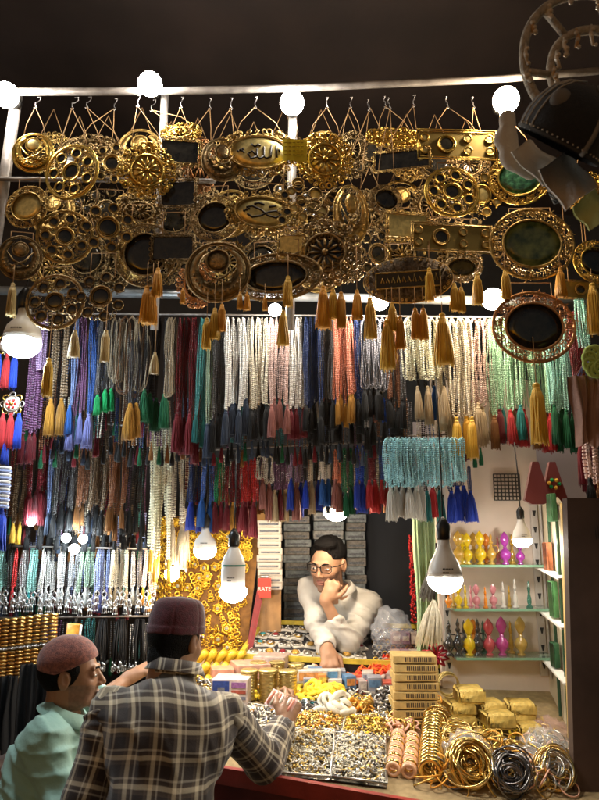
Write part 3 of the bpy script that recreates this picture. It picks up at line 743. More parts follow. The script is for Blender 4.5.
for (x, y0, y1, m) in TS:
    Yt = 2.24; p = P(x, y0, Yt)
    best = min(ORN, key=lambda o: abs(o['_px'][0]-x)*1.6+abs(o['_px'][1]-y0+14)+(200 if o['_px'][1] > y0+12 else 0))
    L = (y1-y0)*S(y1, Yt); b = Vector(best.location); R = Matrix.Rotation(-best.rotation_euler.z, 3, 'Z')
    loc = R@(p-b); ts = tassel(best, loc, L, m, wid=1.08 if L < .12 else .95)
    mb = MB(); dz = max(.01, min(.16, (y0-best['_px'][1])*S(y0, Yt)-.02)); tube(mb, [(0, 0, 0), (0, .25*0, dz/L)], .0014/L, G['cord'], 4); c = mb.build('tassel_cord', ts)
for o in ORN: del o['_px']
# ================================================================ BEAD STRINGS
def bm(name, c, rough=.25, **k): return mat(name, c, rough, var=.22, coat=.4, **k)
BC = dict(plum=bm('plum pearl bead', (.18, .08, .17)), lilac=bm('lilac pearl bead', (.36, .25, .42)), brown=bm('brown wooden bead', (.16, .075, .035)), bronze=bm('bronze bead', (.22, .15, .09)),
  cream=bm('cream pearl bead', (.80, .74, .60)), blue=bm('blue bead', (.05, .12, .38)), slate=bm('slate blue bead', (.13, .18, .34)), olive=bm('beige wooden bead', (.36, .29, .20)),
  dark=bm('black bead', (.018, .017, .02)), maroon=bm('maroon bead', (.16, .012, .018)), teal=bm('teal glass bead', (.05, .22, .22)), sage=bm('pale green bead', (.36, .48, .36)),
  white=bm('white pearl bead', (.80, .78, .74)), rose=bm('rose white bead', (.72, .52, .47)), navy=bm('navy glass bead', (.02, .04, .13)), coral=bm('coral bead', (.72, .28, .18)),
  grey=bm('silver grey bead', (.30, .29, .31), metal=.5), mint=bm('mint glass bead', (.42, .70, .50)), ivory=bm('ivory bead', (.78, .76, .58)), sky=bm('light blue bead', (.34, .66, .76)),
  copper=bm('copper brown bead', (.28, .12, .06)), smoke=bm('smoky grey bead', (.09, .085, .085)), silver=bm('silver bead', (.66, .66, .66), metal=.6), royal=bm('royal blue bead', (.02, .09, .55)),
  green=bm('green bead', (.02, .20, .08)), pblue=bm('pale blue bead', (.35, .42, .72)), red=bm('red bead', (.55, .03, .03)), aqua=bm('aqua bead', (.38, .72, .66)))
def tm(name, c): return mat(name, c, .7, sheen=.08, var=.2, nscale=260, namt=.5, spec=.25)
TC = dict(gold=G['goldthread'], orange=G['orange'], blue=tm('blue silk thread', (.02, .10, .36)), lilac=tm('lilac silk thread', (.20, .22, .52)), green=tm('green silk thread', (.01, .36, .11)), black=tm('black silk thread', (.015, .015, .016)),
  maroon=tm('maroon silk thread', (.17, .012, .02)), red=tm('red silk thread', (.48, .03, .035)), rose=tm('rose silk thread', (.36, .14, .12)), beige=tm('beige silk thread', (.55, .43, .27)), teal=tm('teal silk thread', (.02, .20, .20)),
  dgreen=tm('dark green silk thread', (.01, .12, .05)), brown=tm('brown silk thread', (.26, .11, .03)), white=tm('white silk thread', (.72, .72, .68)), slate=tm('slate silk thread', (.045, .065, .11)), royal=tm('royal blue silk thread', (.02, .06, .50)), ochre=tm('ochre silk thread', (.50, .24, .03)))
_bd = {}
def strand_mesh(L, w, r, var):
    key = (round(L, 2), round(w, 3), round(r, 4), var)
    if key in _bd: return _bd[key]
    L, w, r, var = key; rr = random.Random(hash(key) % 9999); pts = []
    n = 60; ph = rr.uniform(0, 6); am = .25*w
    for i in range(n+1):                    # down one side, round the bottom, up the other
        u = i/n; z = -L*u*(1-.0); pts.append((-w*.5*(1-(1-min(1, u*8))**2)*(1-.35*u if w < .016 else 1)+am*.35*sin(5*u+ph), .004*sin(7*u+ph), z))
    hw = -pts[-1][0]
    for i in range(1, 8): a = pi*i/8; pts.append((pts[n][0]*cos(a)*1.0, 0, -L-abs(hw)*sin(a)))
    for i in range(n, -1, -1):
        u = i/n; z = -L*u; pts.append((w*.5*(1-(1-min(1, u*8))**2)*(1-.35*u if w < .016 else 1)+am*.35*sin(4.2*u+ph*2), .004*cos(6*u+ph)+.003, z))
    P_ = np.array(pts); seg = np.linalg.norm(np.diff(P_, axis=0), axis=1); cum = np.concatenate([[0], np.cumsum(seg)]); m = int(cum[-1]/(r*2.05)); tt = np.linspace(0, cum[-1], m)
    C = np.stack([np.interp(tt, cum, P_[:, k]) for k in range(3)], 1)
    mb = MB(); rad = r*(1+.06*np.sin(np.arange(m)*1.7)); balls(mb, C, rad, BC['dark'], 0)
    for g, (sx, sz, ox, oy) in enumerate(((.7, .955, .008, .010), (.8, .975, -.007, .016))):
        q = C*np.array([sx, 1, sz]); q[:, 0] += (.005+.2*w)*np.sin(q[:, 2]*(8+5*g)+ph+g)*np.clip(-q[:, 2]*8, 0, 1)+ox*np.clip(-q[:, 2]*6, 0, 1)*(1+.4*np.sin(q[:, 2]*5+g)); q[:, 1] += oy; balls(mb, q, rad, BC['dark'], 0)
    tube(mb, [tuple(c) for c in C[::6]], r*.3, BC['dark'], 3)
    o = mb.build('bead_string'); _bd[key] = (o.data, L+abs(hw)); bpy.data.objects.remove(o); return _bd[key]
NS = 0
def bundle(x0, x1, yt, yb, n, r, col, Y, label, tas=None, tl=34, w=.010, jit=.06, lay=1, tw=1.0, tn=1, slope=0):
    """n strings of one colour between pixel columns x0 and x1, from y=yt down to y=yb, r = bead radius in mm"""
    global NS
    n = max(1, int(n*.72+.5)) if n > 2 else n
    for i in range(n):
        f = (i+.5)/n; x = x0+(x1-x0)*f+random.uniform(-.4, .4)*(x1-x0)/max(n, 2)*.5; q = i % max(lay, 1) if lay > 1 else 0
        yy = Y+.022*(i % 3)+random.uniform(-.004, .004)+.03*q; y_t = yt+slope*f
        p = P(x, y_t, yy); L = (yb+(5 if Y > 2.6 and yt < 330 and tas else 0)-y_t)*S((yt+yb)/2, yy)*(1+random.uniform(-jit, jit)); L = round(L/.02)*.02
        lv = random.randrange(2); d, tot = strand_mesh(L, w, r*.92/1000, lv)
        c = (BC[col] if isinstance(col, str) else BC[col[i % len(col)]]); lab = label
        if not isinstance(col, str): lab += ', '+{'brown': 'brown', 'olive': 'beige', 'copper': 'copper', 'smoke': 'smoky black', 'dark': 'black', 'white': 'white', 'coral': 'coral', 'royal': 'royal blue', 'cream': 'cream', 'bronze': 'bronze'}[col[i % len(col)]]+' beads'
        if tas and not isinstance(tas, str): lab += ', '+{'dgreen': 'dark green'}.get(tas[i % len(tas)], tas[i % len(tas)])+' tassel'
        grp = 'identical strings: '+lab
        if tas:
            t = thing('bead_string', p, lab, 'bead string', grp, rz=random.uniform(-.5, .5)); NS += 1; t.rotation_euler = (0, random.uniform(-.03, .03), t.rotation_euler.z)
            b = bpy.data.objects.new('beads', d); COL.objects.link(b); b.parent = t; setmat(b, 0, c)
            tc = tas if isinstance(tas, str) else tas[i % len(tas)]
            for j in range(tn): tassel(t, (random.uniform(-.004, .004)+(j-(tn-1)/2)*.018, -.003*j, -tot+.004), tl*S(yb, yy)*random.uniform(.9, 1.1), TC[tc], wid=tw*.74)
        else:
            b = bpy.data.objects.new('bead_string', d); COL.objects.link(b); b.location = p; b.rotation_euler = (0, 0, random.uniform(-.5, .5)); setmat(b, 0, c); NS += 1
            tag(b, lab, 'bead string', grp)
R1 = YB+.0
B = bundle
# --- top row, left to right
B(33, 46, 318, 428, 4, 5.5, 'plum', R1, 'plum pearl string at the left end of the top row beside the cold bulb', 'maroon', 30)
B(40, 50, 316, 372, 2, 5, 'lilac', R1-.03, 'lilac pearl string in front of the plum ones at the left end', None)
B(54, 70, 318, 400, 3, 6.5, 'bronze', R1, 'string of large bronze beads ending in a brown tassel', 'ochre', 36, tw=1.2)
B(74, 80, 318, 402, 2, 3.5, 'slate', R1-.01, 'slate blue string with a blue tassel right of the large bronze beads', 'blue', 34)
B(80, 87, 318, 412, 2, 3.5, 'plum', R1, 'thin plum string with a lilac tassel in the left part of the top row', 'lilac', 34)
B(88, 99, 318, 408, 3, 3.5, 'blue', R1-.01, 'thin blue string with a lilac tassel left of the green tassels', 'lilac', 36, tw=1.2)
B(98, 118, 318, 388, 4, 3.0, 'smoke', R1-.02, 'dark string ending in a bright green tassel', 'green', 24, tw=1.6)
B(113, 124, 318, 380, 4, 3.2, 'olive', R1-.03, 'beige looped string between the green tassels and the brown loops', None, w=.022)
B(124, 146, 316, 392, 6, 3.2, ('brown', 'olive'), R1-.01, 'wide brown and beige looped string above two ochre tassels', None, w=.045)
B(128, 140, 340, 408, 2, 3, 'dark', R1-.04, 'black string with an ochre tassel hanging below the brown loops', 'ochre', 36, tw=1.3)
B(146, 168, 318, 392, 5, 3.5, 'dark', R1, 'black string with a dark green tassel in the top row', 'dgreen', 34, tw=1.3)
B(168, 177, 318, 395, 4, 3.3, 'olive', R1-.03, 'beige string between black and maroon strings in the top row', None, w=.02)
B(178, 198, 318, 415, 7, 3.6, 'maroon', R1, 'dark maroon string with a maroon tassel in the top row', 'maroon', 40)
B(199, 206, 318, 415, 2, 3.6, 'teal', R1-.01, 'teal glass string at the left of the white pearls', 'teal', 34)
B(206, 216, 318, 420, 3, 3.8, 'sage', R1, 'pale green string with a sage tassel left of the white pearls', 'slate', 34)
B(216, 226, 318, 412, 4, 4, 'smoke', R1, 'smoky grey string just left of the white pearls', 'black', 34)
B(226, 250, 318, 402, 7, 4.2, 'white', R1-.01, 'white pearl string with a slate tassel, in the left part of the white pearls', 'slate', 36)
B(250, 270, 318, 405, 6, 4.2, 'cream', R1, 'cream pearl string with a black tassel in the middle of the white pearls', 'black', 36)
B(268, 290, 318, 398, 6, 4.2, 'rose', R1-.01, 'rose white pearl string with a rose tassel', 'rose', 34)
B(289, 304, 318, 410, 4, 4.2, 'white', R1, 'white pearl string with a maroon tassel beside the navy strings', 'maroon', 34)
B(304, 321, 318, 405, 6, 3.8, 'navy', R1, 'navy glass string with a blue tassel left of the coral strings', 'black', 30)
B(320, 334, 318, 400, 5, 3.8, 'smoke', R1, 'smoky black string touching the coral strings on the left', 'black', 30)
B(334, 352, 318, 398, 7, 4.0, 'coral', R1-.02, 'coral pink bead string in the middle of the top row', 'ochre', 28)
B(352, 364, 318, 400, 4, 3.8, 'navy', R1, 'navy glass string touching the coral strings on the right', 'black', 30)
B(363, 384, 318, 385, 7, 3.8, 'grey', R1-.02, 'silver grey string hanging in a V shape right of the coral ones', 'black', 32, w=.03)
B(384, 403, 318, 400, 6, 3.8, ('copper', 'smoke'), R1, 'brown black string just left of the cream loops', 'black', 32)
B(405, 434, 318, 376, 7, 5.2, 'ivory', R1-.03, 'thick ivory loop in the top row above the small beige and blue tassels', None, w=.034)
B(411, 447, 372, 388, 5, 3, 'dark', R1-.02, 'short black string with a tassel hanging below the thick ivory loops', ('beige', 'beige', 'blue', 'beige', 'rose'), 38, w=.006)
B(434, 450, 318, 395, 4, 4.4, 'cream', R1, 'cream pearl string just right of the ivory loops', 'beige', 40)
B(450, 470, 318, 410, 5, 4.8, 'cream', R1-.02, 'cream pearl loop with a golden tassel at right', 'gold', 42, w=.03, tw=1.2)
B(470, 488, 318, 398, 4, 4.8, 'rose', R1-.01, 'ivory rose loop with a beige tassel beside the mint strings', 'beige', 44, w=.034, tw=1.2)
B(487, 528, 318, 404, 12, 4.0, 'mint', R1, 'mint glass string behind the copper rimmed mirror', ('brown', 'maroon', 'teal', 'red'), 40, w=.016, tw=1.2)
B(528, 546, 318, 408, 6, 4.0, 'mint', R1+.02, 'mint glass string behind the long yellow tassel', 'red', 40, w=.014)
B(546, 568, 318, 408, 7, 4.0, 'aqua', R1, 'pale aqua glass string with a dark green tassel near the right end', 'dgreen', 44, w=.014)
B(568, 582, 312, 440, 5, 4.0, 'maroon', R1-.1, 'long dark red string at the right end of the top row', 'maroon', 44)
# --- short second row in the middle
R2 = 2.86
B(188, 202, 458, 503, 4, 3.6, 'navy', R2, 'short navy string with a navy tassel at the left end of the short row', 'royal', 30, tw=1.2)
B(202, 214, 458, 500, 3, 3.8, 'blue', R2-.02, 'short blue string with a blue tassel in the short row', 'blue', 32, tw=1.2)
B(214, 226, 458, 500, 3, 3.4, 'green', R2, 'short green string with a red tassel above the small round bulb', 'maroon', 30)
B(226, 240, 458, 502, 4, 3.6, 'maroon', R2-.01, 'short maroon string above the cylindrical bulb', ('maroon', 'ochre'), 32)
B(240, 257, 458, 500, 5, 3.8, 'red', R2, 'short dark red string with a red tassel right of the cylindrical bulb', 'maroon', 34)
B(257, 273, 456, 478, 3, 4, 'white', R2-.02, 'short white loop with a rose tassel', 'rose', 36, w=.03)
B(272, 288, 456, 490, 4, 3.8, 'plum', R2, 'short plum string above the white boxes', ('beige', 'maroon'), 32)
B(288, 304, 454, 482, 4, 3.6, 'lilac', R2, 'short lilac string left of the warm bulb', ('royal', 'rose'), 36)
B(304, 320, 452, 480, 4, 3.8, ('dark', 'cream'), R2, 'short string left of the warm bulb', ('royal', 'beige'), 32)
B(320, 332, 450, 478, 3, 3.8, 'white', R2, 'short white string with a blue tassel over the warm bulb', 'blue', 30, tw=1.2)
B(332, 342, 450, 482, 2, 3.8, 'coral', R2, 'short coral string with a coral tassel over the warm bulb', 'rose', 30, tw=1.2)
B(343, 354, 448, 490, 3, 3.8, 'green', R2, 'short green string with a dark green tassel right of the warm bulb', 'dgreen', 28)
B(354, 366, 446, 480, 3, 4, 'royal', R2-.01, 'short royal blue string with a royal blue tassel', 'royal', 32, tw=1.2)
B(366, 378, 446, 480, 3, 3.8, 'maroon', R2, 'short maroon string with a red tassel left of the light blue bunch', 'red', 32, tw=1.2)
B(378, 388, 446, 480, 2, 3.8, 'blue', R2, 'short blue string with a red tassel touching the light blue bunch', 'red', 26)
B(304, 404, 398, 424, 16, 3.2, ('dark', 'white', 'coral', 'royal', 'dark', 'smoke'), R1+.05, 'short mixed string hidden between the top row and the short row', 'black', 24)
B(386, 464, 438, 482, 30, 4.2, 'sky', 2.66, 'light blue string in the fan shaped bunch', None, w=.02, jit=.08)
B(386, 424, 466, 486, 9, 3, 'sky', 2.70, 'light blue string ending in a white tassel below the fan shaped bunch', 'white', 34, tw=1.3)
B(422, 440, 466, 488, 4, 3, 'dark', 2.80, 'black string below the light blue bunch', ('teal', 'red'), 32, tw=1.3)
B(446, 472, 466, 488, 6, 3, 'navy', 2.80, 'navy string with a royal blue tassel beside the black wire grid', 'royal', 34, tw=1.4)
# --- left side panel, second tier
R3 = 2.97
B(50, 60, 420, 512, 3, 4, 'slate', R3, 'slate blue string in the second tier at left', 'slate', 24)
B(60, 80, 420, 508, 5, 4, 'smoke', R3, 'smoky black string right of the slate blue ones in the second tier', 'black', 26)
B(80, 94, 420, 508, 4, 4, 'copper', R3-.01, 'copper brown string, left bunch of two in the second tier', 'brown', 26)
B(94, 110, 422, 508, 5, 4, 'bronze', R3, 'bronze string between the two copper brown bunches', 'black', 26)
B(110, 127, 422, 508, 5, 4, 'copper', R3-.01, 'copper brown string, right bunch of two in the second tier', 'brown', 26)
B(127, 147, 424, 510, 5, 4, 'dark', R3, 'black string left of the thick ivory strings', 'black', 26)
B(150, 174, 428, 555, 5, 6.2, 'ivory', R3-.06, 'thick ivory string hanging long beside the blue short row', 'gold', 26, w=.012)
B(174, 190, 430, 520, 4, 4.4, 'cream', R3-.04, 'cream string with an olive tassel beside the thick ivory ones', 'beige', 44)
B(14, 30, 470, 520, 3, 5, 'bronze', R3, 'short bronze string at the far left above the cold lights', 'gold', 22)
B(30, 50, 440, 490, 4, 4.5, 'maroon', R3-.02, 'maroon string with a dark tassel at the far left above the cold lights', 'maroon', 36, tw=1.4)
# --- left side panel, silver tier
R4 = 3.06
for (a, b, n, c, tc, txt) in ((-4, 8, 2, 'aqua', 'white', 'aqua string at the very left of the silver tier'), (8, 14, 1, 'smoke', 'black', 'single grey string between aqua and red in the silver tier'), (14, 20, 1, 'red', 'red', 'single red string in the silver tier'),
    (20, 30, 3, 'silver', 'white', 'silver string right of the red one in the silver tier'), (30, 40, 3, 'aqua', 'teal', 'mint string in the left half of the silver tier'), (40, 62, 6, 'white', 'white', 'white string left of the middle of the silver tier'),
    (62, 80, 4, 'silver', 'white', 'silver string below the cold lights'), (80, 94, 4, 'sage', 'white', 'pale green string in the middle of the silver tier'), (94, 110, 4, 'pblue', 'lilac', 'pale blue string in the right half of the silver tier'),
    (110, 130, 5, 'cream', 'beige', 'cream string in the right half of the silver tier'), (130, 142, 3, 'silver', 'white', 'silver string right of the cream ones in the silver tier'), (142, 156, 3, 'rose', 'orange', 'rose string at the right end of the silver tier')):
    B(a, b, 549, 588, n, 4, c, R4, txt, tc, 20)
B(-4, 158, 516, 534, 24, 3.6, ('dark', 'smoke', 'bronze'), R4-.04, 'short dark string with a black tassel just above the silver tier', 'black', 16, tw=1.5)
B(84, 98, 619, 650, 3, 4, 'teal', R4, 'teal string beside the orange packet behind the cap', 'teal', 16)
B(44, 54, 622, 664, 2, 4, 'blue', R4, 'blue string beside the gold bangle rolls', 'blue', 22)
B(576, 582, 290, 350, 2, 4, 'aqua', 2.45, 'aqua string at the right edge above the cloth pouch', None)
B(584, 597, 430, 480, 2, 6, 'rose', 2.3, 'rosy brown string hanging below the cloth pouch at the right edge', 'brown', 40)
# the bead strings beyond three hundred, smaller and further back, as one mass
mb = MB(); rr = random.Random(5); keys = ['smoke', 'dark', 'brown', 'maroon', 'navy', 'dark', 'grey', 'bronze', 'plum', 'teal', 'white', 'copper', 'cream', 'slate']
def back(x0, x1, n, y0, y1, Y, ks):
    for i in range(n):
        x = x0+(x1-x0)*(i+.5)/n+rr.uniform(-2, 2); p = P(x, y0+rr.uniform(-3, 3), Y+rr.uniform(0, .05)); s = S((y0+y1)/2, Y); L = (y1-y0)*s*rr.uniform(.85, 1.1); m = BC[rr.choice(ks)]; ph = rr.uniform(0, 6)
        for sd in (-1, 1):
            z = np.arange(0, L, .0082); C = np.stack([p.x+sd*(.005+.003*np.sin(z*12+ph))+.006*np.sin(z*8+ph), p.y+.003*sd+0*z, p.z-z], 1); balls(mb, C, .0039, m, 0)
        tm_ = rr.choice([TC['black'], TC['slate'], TC['black'], TC['maroon'], TC['dgreen'], TC['brown']]); lathe(mb, [(.009, -.075), (.010, -.06), (.004, -.012), (.003, 0)], tm_, 7, T(p.x, p.y, p.z-L))
back(42, 480, 84, 400, 446, 2.80, keys); back(30, 150, 30, 330, 425, 2.86, keys); back(-6, 60, 14, 420, 520, 3.03, keys); back(50, 150, 26, 425, 525, 3.05, keys); back(188, 385, 46, 455, 492, 2.93, keys)
back(-6, 158, 34, 545, 596, 3.13, ['silver', 'white', 'aqua', 'pblue', 'cream', 'grey']); back(10, 158, 30, 516, 545, 3.10, ['smoke', 'silver', 'white', 'dark', 'pblue']); back(20, 156, 20, 622, 660, 3.14, ['smoke', 'teal', 'dark', 'silver', 'plum'])
tag(mb.build('bead_strings'), 'mass of mixed bead strings further back, filling the gaps between the front rows', 'bead strings', kind='stuff')
# silver pendants and black cords of the lowest tier
pd = mat('silver filigree', (.75, .76, .78), .3, .9)
def pendant():
    mb = MB(); torus(mb, .009, .002, pd, T(0, 0, -.012), 10, 4); ball(mb, (0, 0, -.027), .006, pd, 0); ball(mb, (0, 0, .0), .004, pd, 0)
    for q in (-1, 0, 1): tube(mb, [(q*.005, 0, -.022), (q*.008, 0, -.045)], .0016, pd, 3); ball(mb, (q*.008, 0, -.047), .003, pd, 0)
    return mb.build('silver_pendant')
p0 = pendant()
for i in range(46):
    o = p0 if i == 0 else dup(p0)
    o.location = P(-2+(i % 23)*7+random.uniform(-2, 2), 592+8*(i//23)+random.uniform(-3, 3), R4-.03); o.scale = (1.15,)*3; o.rotation_euler = (0, 0, random.uniform(-.6, .6))
    tag(o, 'small silver pendant hanging under the silver bead strings at left', 'pendant', 'silver pendants under the silver tier')
bc = mat('black cotton cord', (.014, .013, .014), .85)
for k, (x, w) in enumerate(((103, 12), (121, 12), (140, 16))):
    t = thing('cord_bunch', P(x, 619, R4), 'bunch of black cords with silver tips, %s of three behind the pointing hand' % ('leftmost', 'middle', 'rightmost')[k], 'cord bunch'); s = S(640, R4)
    mb = MB(); mp = MB()
    for i in range(34):
        a = random.uniform(-1, 1)*w*.5*s; yy = random.uniform(-.02, .02); L = random.uniform(.9, 1.05)*44*s
        tube(mb, [(a*.6, yy*.5, 0), (a+random.uniform(-.003, .003), yy, -L*.5), (a*1.1+random.uniform(-.004, .004), yy, -L)], .0024, bc, 4)
        ball(mp, (a*1.1, yy-.003, -L-.004), (.004, .004, .007), pd, 0)
        if i % 2: torus(mp, .006, .0018, pd, T(a*1.1, yy-.003, -L-.016), 8, 3)
    mb.build('cords', t); mp.build('silver_tips', t)
for k in range(8):            # gold bangle rolls on a rod, each pair joined by a silver clasp
    x = -6+k*8.0+random.uniform(-.5, .5); yc = 650-(x)*.12; s = S(650, 2.95); t = thing('bangle_roll', P(x, yc+29, 2.95), 'hanging gold bangle roll with a silver clasp, %s from the left in the row' % ('first', 'second', 'third', 'fourth', 'fifth', 'sixth', 'seventh', 'eighth')[k], 'bangle roll', 'hanging rolls of gold bangles')
    nb = 17; r0 = 3.3*s; first = None
    for i in range(nb):
        if abs(i-8) < 1: continue
        if first is None:
            mb = MB(); V, F = torus_vf(r0, s*1.35, 16, 6); mb.add(V, F, mat('warm gold bangle', (.80, .50, .16), .28, 1, var=.1), Rx(pi/2)); o = mb.build('bangle', t); first = o
        else:
            o = first.copy(); COL.objects.link(o); o.parent = t
        o.location = (random.uniform(-.001, .001), 0, i*3.5*s); o.rotation_euler = (random.uniform(-.08, .08), random.uniform(-.08, .08), 0)
    mb = MB(); lathe(mb, [(r0*.9, 7.6*3.5*s), (r0*1.25, 8*3.5*s), (r0*.9, 8.5*3.5*s)], pd, 12)
    for q in range(8): ball(mb, (r0*1.25*cos(q*.8), r0*1.25*sin(q*.8), 8*3.5*s), s*1.3, pd, 0)
    mb.build('clasp', t)
# orange packet
mb = MB(); s = S(635, 3.0); box(mb, (0, 0, 0), (15*s, .012, 24*s), mat('orange packet foil', (.80, .34, .04), .35, nscale=60, namt=.4), bev=.004); o = mb.build('packet', loc=P(73, 636, 3.0), rot=(0, .08, 0)); tag(o, 'flat orange packet hanging behind the boy\'s cap', 'packet')
mb = MB(); box(mb, (7.2*s, -.008, 0), (2.2*s, .003, 23*s), housing); mb.build('white_edge', o)
# left edge: floral medallion tassels
def charm(loc, cols, label, s):
    t = thing('tassel_charm', loc, label, 'tassel charm', 'floral tassel charms at the left edge'); mb = MB()
    torus(mb, 8*s, 1.2*s, G['silver'], None, 20, 5); 
    for q in range(8): torus(mb, 3*s, .8*s, G['gold'] if q % 2 else G['silver'], T(9*s*cos(q*pi/4), 0, 9*s*sin(q*pi/4)), 10, 4)
    mb.build('rim', t); mb = MB(); disc(mb, 7*s, 7*s, .004, mat('ivory enamel', (.75, .68, .55), .3), T(0, -.003, 0), 20, dome=.003)
    for q in range(6): ball(mb, (4*s*cos(q*pi/3), -.008, 4*s*sin(q*pi/3)), 1.7*s, MATS['red bead'], 0)
    ball(mb, (0, -.008, 0), 2.2*s, G['gold'], 1); mb.build('flower', t)
    for q, c in enumerate(cols): tassel(t, ((q-1)*8*s, 0, -9*s), 38*s, TC[c], wid=.8)
    return t
s = S(400, 2.6)
charm(P(12, 404, 2.6), ('red', 'red', 'royal'), 'floral medallion with red and blue tassels at the left edge, lower of two', s)
charm(P(8, 345, 2.62), ('royal', 'red', 'royal'), 'floral medallion with red and blue tassels at the left edge, partly behind the cold bulb', s)
t = thing('tassel_charm', P(4, 468, 2.6), 'white and blue banded charm with a bright blue tassel at the left edge', 'tassel charm'); mb = MB()
for q in range(12): torus(mb, 6*s+.5*s*(q % 2), 1.6*s, (MATS['white pearl bead'], MATS['pale blue bead'])[q % 2], T(0, 0, -q*3.4*s)@Rx(pi/2), 14, 5)
mb.build('beaded_band', t); tassel(t, (0, 0, -38*s), 44*s, TC['royal'], wid=1.2)
tassel(t, (0, 0, 6*s+22*s), 26*s, TC['royal'], wid=1.2)
# ================================================================ GOLD WALL BEHIND THE MAN
YG = 3.25
redb = mat('red velvet board', (.36, .025, .03), .85, sheen=.5, nscale=40, namt=.3)
def quad_board(name, pts, Y2, m, th, label, cat):
    mb = MB(); V = [P(x, y, Y) for x, y, Y in pts]; n = len(V); mb.add([tuple(v) for v in V]+[(v[0], v[1]+th, v[2]) for v in V], [tuple(range(n)), tuple(range(2*n-1, n-1, -1))]+[(j, j+n, (j+1) % n+n, (j+1) % n) for j in range(n)], m)
    return tag(mb.build(name, smooth=False), label, cat)
quad_board('display_board', [(150, 655, YG), (246, 655, YG), (262, 516, YG+.25), (150, 516, YG+.25)], 0, mat('ochre velvet board', (.24, .11, .025), .9, sheen=.4, nscale=40, namt=.4), .03, 'ochre velvet board covered with gold brooches behind the plaid shirt man', 'board')
quad_board('red_divider', [(244, 662, 3.17), (250, 662, 3.2), (264, 590, 3.4), (257, 590, 3.35)], 0, redb, .02, 'slanting red divider between the gold brooches and the glass display tray', 'divider')
quad_board('wooden_post', [(257, 632, 3.42), (281, 632, 3.42), (281, 505, 3.5), (257, 505, 3.5)], 0, mat('varnished wood', (.42, .22, .07), .45, nscale=12, namt=.4), .05, 'varnished wooden post right of the gold brooches', 'post')
yg = mat('bright yellow gold', (.95, .62, .07), .3, .85, var=.12); yg2 = mat('pearly grey cabochon', (.35, .33, .25), .25)
def brooch(k):
    t = thing('brooch', (0, 0, 0), 'x', 'brooch'); mb = MB(); r = random.Random(k)
    if k == 0:
        for i in range(8): torus(mb, .011, .003, yg, T(.019*cos(i*pi/4), 0, .019*sin(i*pi/4))@Rx(.3), 10, 4)
        torus(mb, .013, .004, yg, T(0, -.005, 0), 14, 5)
    elif k == 1:
        torus(mb, .02, .0045, yg, None, 18, 5); torus(mb, .011, .003, yg, T(0, -.004, 0), 12, 4)
        for i in range(6): ball(mb, (.024*cos(i*pi/3), -.003, .024*sin(i*pi/3)), .006, yg, 0); tube(mb, [(.01*cos(i), 0, .01*sin(i)), (.021*cos(i), 0, .021*sin(i))], .002, yg, 3)
    else:
        for i in range(3): torus(mb, .010+.004*i, .003, yg, T(0, -.002*i, .016-.017*i), 12, 4, rz=.009)
        for i in range(5): ball(mb, (-.016+.008*i, 0, -.033-.004*(i % 2)), .0045, yg, 0)
    mb.build('gold_filigree', t); mb = MB(); ball(mb, (0, -.006, 0), (.009, .005, .009) if k != 2 else (.006, .005, .006), yg2 if k == 1 else yg, 1); mb.build('centre_stone', t); return t
pr = [brooch(k) for k in range(3)]; used = [False]*3
LB = ('yellow gold flower brooch pinned to the ochre board', 'yellow gold ring brooch with a grey stone pinned to the ochre board', 'yellow gold drop brooch pinned to the ochre board')
for r_ in range(13):
    for c in range(11):
        y = 524+r_*10.4; x = 157+c*9.8+(r_ % 2)*4
        if x > 262-(y-516)*.13-6 or (y > 600 and x < 185): continue
        k = 1 if 4 <= r_ <= 6 and c < 7 else (2 if r_ > 6 else 0)
        if random.random() < .25: k = random.randrange(3)
        Yq = YG+.25*(655-y)/139-.025; p = P(x+random.uniform(-2.6, 2.6), y+random.uniform(-2.6, 2.6), Yq-random.uniform(0, .02))
        o = pr[k] if not used[k] else dup(pr[k]); used[k] = True
        o.location = p; o.rotation_euler = (random.uniform(-.4, .4), random.uniform(-.9, .9), random.uniform(-.4, .4)); o.scale = (.95+random.uniform(-.22, .15),)*3; tag(o, LB[k], 'brooch', 'gold brooches: '+LB[k])
# yellow rolls below the brooches
yr = mat('shiny yellow roll', (.90, .60, .05), .3, .3, nscale=60, namt=.3)
for i in range(3):
    for j in range(7):
        x = 182+j*9.6+i*2; y = 657+i*13; s = S(y, 3.05); mb = MB(); lathe(mb, [(1*s, -8.5*s), (3.6*s, -8*s), (4.2*s, 0), (3.6*s, 8*s), (1*s, 8.5*s)], yr, 12)
        o = mb.build('yellow_roll', loc=P(x, y, 3.1-i*.07), rot=(radians(20), radians(38)+random.uniform(-.1, .1), 0))
        tag(o, 'short yellow roll lying in the rows under the gold brooches', 'roll', 'yellow rolls under the brooches')
# red and white price tag
s = S(587, 3.35); mb = MB(); box(mb, (0, 0, 0), (13*s, .006, 19*s), mat('red price card', (.72, .05, .03), .5)); o = mb.build('price_tag', loc=P(264.5, 588, 3.36), smooth=False); tag(o, 'small red price tag reading RATE pinned on the wooden post', 'tag')
def text(body, size, m, parent, loc, rot=(pi/2, 0, 0), ext=.0008):
    c = bpy.data.curves.new('lettering', 'FONT'); c.body = body; c.size = size; c.align_x = 'CENTER'; c.align_y = 'CENTER'; c.extrude = ext; ob = bpy.data.objects.new('lettering', c); COL.objects.link(ob)
    dg = bpy.context.evaluated_depsgraph_get(); me = bpy.data.meshes.new_from_object(ob.evaluated_get(dg)); bpy.data.objects.remove(ob)
    o = bpy.data.objects.new('lettering', me); COL.objects.link(o); me.materials.append(m); o.parent = parent; o.location = loc; o.rotation_euler = rot; return o
text('RATE', 5.6*s, housing, o, (0, -.0045, -1*s))
mb = MB(); tube(mb, [(-5*s, 0, 11*s), (5*s, 0, 11*s)], 1.6*s, pd, 6); mb.build('clip', o)
